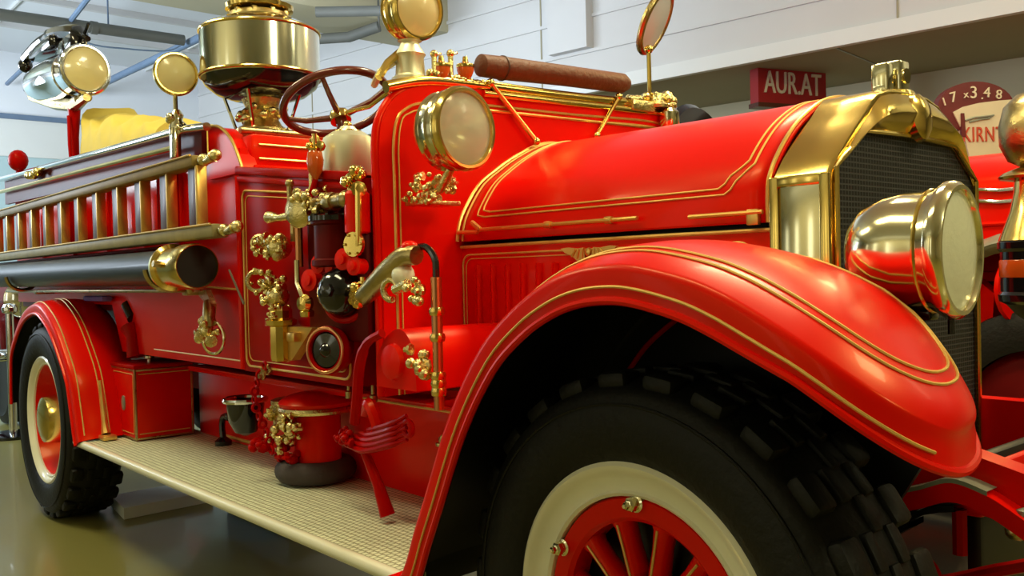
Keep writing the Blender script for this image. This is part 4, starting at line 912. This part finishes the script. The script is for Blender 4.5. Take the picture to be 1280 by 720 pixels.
m.tube([V((px(*p)[0], px(*p)[1], .004)) for p in ((1202, 150), (1215, 146), (1228, 145), (1243, 143), (1236, 147), (1222, 149), (1208, 152))], .006, 6); m.xform(Mc); build('scroll_mark', m, 'greyg', cs)
m = MB(); m.prism([(px(1196, 0)[0], px(0, 140)[1], .012), (px(1200, 0)[0], px(0, 140)[1], .012), (px(1202, 0)[0], px(0, 172)[1], .012), (px(1196, 0)[0], px(0, 172)[1], .012)], (0, 0, -.02)); m.xform(Mc); build('sign_strut', m, 'maroon', cs)
m = MB().tube([Mc @ V((0, -.10, -.06)), V((-1.13, 3.6, 0))+V((-.03, .03, .0))], .03, 10); m.lathe([(.25, 0), (.25, .02), (.05, .04)], (-1.16, 3.63, 0), (0, 0, 1), 20); build('sign_post', m, 'black', cs)

# ------------------------------------------------------------------ second engine behind, on the right
SE = thing('antique_engine', 'second red antique fire engine half hidden behind the brass radiator', 'fire engine', (-1.4, 2.75, 0))
def q2(nm, mb, mt, par=None, lab=None, **k): return build(nm, mb, mt, par or SE, lab, **k)
P = catmull([(0, 2.15, 1.05), (0, 2.15, 1.40), (0, 2.18, 1.52), (0, 2.35, 1.62), (0, 2.75, 1.66), (0, 3.15, 1.62), (0, 3.32, 1.52), (0, 3.35, 1.40), (0, 3.35, 1.05)], 4)
m = MB().prism([(-2.3, p.y, p.z) for p in P], (2.05, 0, 0)); hd = q2('hood', m, 'red', None, 'red hood')
q2('hood_bead', MB().tube([(-2.2, 2.145, 1.30), (-.28, 2.145, 1.30)], .010, 8), 'red', hd)
m = MB()
for k in range(2): m.tube(catmull([(-.72, 2.145, 1.44-.05*k), (-.60, 2.14, 1.455-.05*k), (-.50, 2.14, 1.445-.05*k), (-.40, 2.145, 1.45-.05*k)], 5), .008, 6)
q2('hood_handle', m, 'chrome', hd)
m = MB(); aa = [math.radians(a) for a in range(15, 196, 9)]
m.grid([[V((-.30+.52*math.cos(a), y, .72+.50*math.sin(a)+dz)) for y, dz in ((1.92, -.03), (1.90, 0), (1.96, .035), (2.08, .045), (2.18, .035), (2.2, 0))] for a in aa])
q2('front_fender', m, 'greyg', None, 'grey green front fender', solid=.012)
m = MB().lathe([(.30, -.06), (.40, -.08), (.46, -.05), (.47, 0), (.46, .05), (.40, .08), (.30, .06)], (-.30, 2.02, .47), (0, 1, 0), 40, cap=False); w2 = q2('front_wheel', m, 'rubber')
q2('wheel_disc', MB().lathe([(.30, 0), (.30, .02), (.12, .05), (.10, .10), (0, .11)], (-.30, 2.02, .47), (0, -1, 0), 32), 'darkv', w2)
q2('body', MB().box((-1.6, 2.75, .86), (3.0, 1.15, .42), .03), 'darkv', None, 'dark red body')
m = MB().box((-1.0, 2.13, 1.16), (1.5, .03, .14), .01); q2('apron', m, 'red2')
q2('radiator', MB().box((-.20, 2.75, 1.22), (.12, 1.0, .75), .05), 'brass', None, 'brass radiator')
m = MB().lathe([(.10, 0), (.15, .03), (.15, .05)], (-.42, 2.05, 1.02), (1, -.3, 0), 20); m.prism([(-.62, 2.1, .72), (-.50, 2.1, .72), (-.48, 2.1, 1.0), (-.55, 2.1, 1.06), (-.62, 2.1, 1.0)], (0, -.08, 0)); q2('side_plate', m, 'red', None, 'bright red side plate')
q2('chassis', MB().box((-1.6, 2.75, .58), (3.6, .8, .16), .02), 'black')
for x in (-2.9,):
    m = MB().lathe([(.0, -.10), (.30, -.09), (.40, -.10), (.46, -.06), (.47, 0), (.46, .06), (.40, .10), (.30, .09), (0, .08)], (x, 2.05, .47), (0, 1, 0), 40); q2('rear_wheel', m, 'rubber')
sb_ = q2('seat_back', MB().lathe([(0, -.05), (.20, -.06), (.26, -.03), (.27, .03), (.24, .07), (0, .08)], (-2.30, 2.32, 1.84), (1, 0, .08), 40), 'gloss', None, 'black padded seat back')
q2('seat_stay', MB().box((-2.33, 2.32, 1.62), (.05, .12, .30), .01), 'black', sb_)
q2('seat_base', MB().box((-3.4, 2.75, 1.22), (.9, 1.0, .42), .05), 'darkv')
# tall carriage lamp nearest the frame edge
CL = thing('carriage_lamp', 'tall carriage lamp with brass cone and amber window at the right edge', 'lamp', (.025, 1.05, 0))
lx, ly = .025, 1.05
build('lamp_top', MB().lathe([(.03, 1.425), (.075, 1.45), (.098, 1.50), (.100, 1.56), (.085, 1.62), (.05, 1.655), (0, 1.665)], (lx, ly, 0), (0, 0, 1), 32), 'bronze', CL, 'dull dark dome top')
build('lamp_collar', MB().lathe([(.06, 1.385), (.10, 1.392), (.104, 1.40), (.09, 1.412), (.05, 1.428)], (lx, ly, 0), (0, 0, 1), 32), 'brass', CL)
build('lamp_cone', MB().lathe([(.105, 1.20), (.10, 1.215), (.072, 1.29), (.06, 1.35), (.058, 1.39)], (lx, ly, 0), (0, 0, 1), 32), 'brass', CL, 'brass cone')
lb = build('lamp_body', MB().lathe([(.085, 1.00), (.105, 1.01), (.108, 1.03), (.100, 1.04), (.100, 1.165), (.108, 1.175), (.108, 1.195), (.095, 1.205)], (lx, ly, 0), (0, 0, 1), 40), 'gloss', CL, 'glossy black body', angle=25)
build('lamp_window', MB().lathe([(.1015, 1.085), (.1035, 1.09), (.1035, 1.135), (.1015, 1.14)], (lx, ly, 0), (0, 0, 1), 40), 'amber', lb, 'amber window band')
build('lamp_stand', MB().lathe([(.16, 0), (.16, .03), (.05, .06), (.035, .10), (.035, .95), (.06, .97), (.085, 1.0)], (lx, ly, 0), (0, 0, 1), 24), 'black', CL)
build('lamp_arm', MB().tube([(lx-.03, ly, .78), (lx-.10, ly, .83), (lx-.14, ly-.02, .90)], .018, 8), 'red2', CL) if False else None

# ------------------------------------------------------------------ things on the floor
m = MB(); P0 = [(-3.75, -.60), (-3.40, -.66), (-3.43, -.19), (-3.72, -.17)]
m.prism([(x, y, .002) for x, y in ((-3.40, -.64), (-3.43, -.19), (-3.75, -.17), (-3.72, -.60))], (0, 0, .055)); tag(build('wheel_chock', m, 'chock'), 'grey painted flat block on the floor beside the rear wheel', 'chock')
m = MB().box((-2.86, -.03, .07), (.66, .40, .14), .02); tag(build('floor_reflection_box', m, 'bluet'), 'blue box standing for daylight reflected on the floor under the running board', 'light patch')  # blue box added in place of the daylight reflection on the floor
# rope stanchion at far left
ST = thing('stanchion', 'chrome rope post with a dark round base at the left edge', 'stanchion', (-6.5, -.44, 0))
build('base', MB().lathe([(.20, .0), (.20, .02), (.16, .035), (.03, .05), (0, .05)], (-6.5, -.44, 0), (0, 0, 1), 32), 'gloss', ST)
build('post', MB().lathe([(.03, .04), (.028, .06), (.028, .92), (.05, .93), (.055, .96), (.04, .99), (0, 1.0)], (-6.5, -.44, 0), (0, 0, 1), 24), 'chrome', ST)
# vehicle parked behind at far left
LV = thing('antique_motor_car', 'dark red antique motor car with bright lamps parked behind at the left edge', 'car', (-7.6, .5, 0))
build('body', MB().box((-7.9, .5, .95), (1.6, 1.2, .75), .12), 'darkv', LV)
build('fender', MB().grid([[V((-7.25+.50*math.cos(a), y, .55+.46*math.sin(a))) for y in (-.45, -.42, -.2)] for a in [math.radians(x) for x in range(0, 181, 12)]]), 'darkv', LV, solid=.015)
build('wheel', MB().lathe([(.0, -.06), (.32, -.05), (.36, -.07), (.42, -.05), (.43, 0), (.42, .05), (.36, .07), (.32, .05), (0, .05)], (-7.25, -.3, .43), (0, 1, 0), 36), 'rubber', LV)
build('headlamp', MB().lathe([(.05, -.2), (.12, -.12), (.15, -.03), (.155, 0), (.14, .01), (0, .03)], (-6.85, -.25, 1.02), (1, -.2, 0), 28), 'chrome', LV, 'bright headlamp')
build('bumper', MB().tube([(-6.68, -.55, .60), (-6.62, .5, .60), (-6.68, 1.4, .60)], .05, 10), 'chrome', LV)

# ------------------------------------------------------------------ light
def area(nm, loc, target, size, sizey, power, col):
    l = bpy.data.lights.new(nm, 'AREA'); l.shape = 'RECTANGLE'; l.size = size; l.size_y = sizey; l.energy = power; l.color = col
    o = bpy.data.objects.new(nm, l); C.objects.link(o); o.location = loc
    o.rotation_euler = (V(target)-V(loc)).to_track_quat('-Z', 'Y').to_euler(); return o
KEY = 1.0
area('overhead_light', (1.7, 1.0, 3.7), (.4, -.3, 1), .5, .5, 42*KEY, (1, .80, .38))
area('overhead_light', (-2.4, -5.2, 3.7), (-2.4, -7, 2.0), 5., .5, 75*KEY, (1, .93, .66))  # added wash on the wall behind the viewer, for reflections in the brass
area('overhead_light', (4.2, -2.0, 3.7), (6, -2, 1.8), .5, 4., 30*KEY, (1, .90, .60))  # added wash on the right wall, also for the brass to reflect
area('overhead_light', (-.9, -1.6, 3.7), (-.9, -.8, 1), 1.6, .35, 38*KEY, (1, .90, .52))
area('overhead_light', (-3.6, -2.0, 3.7), (-3.4, -.9, .8), 1.6, .35, 50*KEY, (1, .90, .52))
area('overhead_light', (-.6, .9, 3.75), (-.6, .5, 1), 1.2, .5, 70*KEY, (1, .89, .55))
area('cool_fill_uplight', (-8.2, -2.8, 2.4), (-8.8, 1.5, 3.9), 3.0, 1.4, 330*KEY, (.76, .87, 1))  # cool uplight added to brighten the ceiling, for daylight from the left
area('cool_fill_uplight', (-4.6, 1.4, 2.7), (-6.4, 3.6, 3.9), 2.0, 1.0, 42*KEY, (.72, .84, 1))  # cool uplight added inside the hall to brighten ceiling and bulkhead
area('cool_fill_uplight', (-1.6, 2.4, 2.6), (-2.6, 4.2, 3.4), 2.4, .6, 8*KEY, (.74, .84, 1))  # another added uplight for the bulkhead, no window here
area('overhead_light', (4.0, -.6, 3.6), (.3, -.3, 1.2), .7, .7, 55*KEY, (1, .92, .54))  # added light to brighten the headlamp lens and radiator front
area('overhead_light', (-.75, 3.55, 3.45), (.35, -.6, 1.1), .55, .55, 34*KEY, (1, .80, .34))
area('overhead_light', (2.2, 3.0, 3.7), (.0, 4.6, 1.8), 1.2, .5, 30*KEY, (1, .92, .54))
w = bpy.data.worlds.new('hall'); bpy.context.scene.world = w; w.use_nodes = True
w.node_tree.nodes['Background'].inputs[0].default_value = (.9, .85, .62, 1); w.node_tree.nodes['Background'].inputs[1].default_value = .035
for x_ in (-6.5, -4.3, -2.1, .4): area('tall_fill_strip', (x_, -6.5, 1.9), (x_, 0, 1.5), .6, 2.6, 7*KEY, (.98, 1, .80))  # added light strips behind the viewer, for upright streaks in polished metal

# ------------------------------------------------------------------ camera
F, ROLL, PITCH, A = 1143., .0236, .0165, .7129
X3, Y3, Z3 = V((1, 0, 0)), V((0, 1, 0)), V((0, 0, 1))
v = -X3*math.cos(A)+Y3*math.sin(A); r = X3*math.sin(A)+Y3*math.cos(A)
fwd = v*math.cos(PITCH)-Z3*math.sin(PITCH); up = Z3*math.cos(PITCH)+v*math.sin(PITCH)
c, s = math.cos(ROLL), math.sin(ROLL); R_ = r*c-up*s; U_ = up*c+r*s
cam = bpy.data.cameras.new('camera'); cam.sensor_width = 36; cam.lens = F/1280*36; cam.clip_start = .02
co_ = bpy.data.objects.new('camera', cam); C.objects.link(co_)
M4 = Matrix.Identity(4)
for i in range(3): M4[i][0] = R_[i]; M4[i][1] = U_[i]; M4[i][2] = -fwd[i]
M4[0][3], M4[1][3], M4[2][3] = 1.116, -2.063, 1.136
co_.matrix_world = M4
sc = bpy.context.scene; sc.camera = co_
sc.view_settings.view_transform = 'Standard'; sc.view_settings.look = 'None'; sc.view_settings.gamma = 1; sc.view_settings.use_curve_mapping = False
sc.view_settings.exposure = 0.0
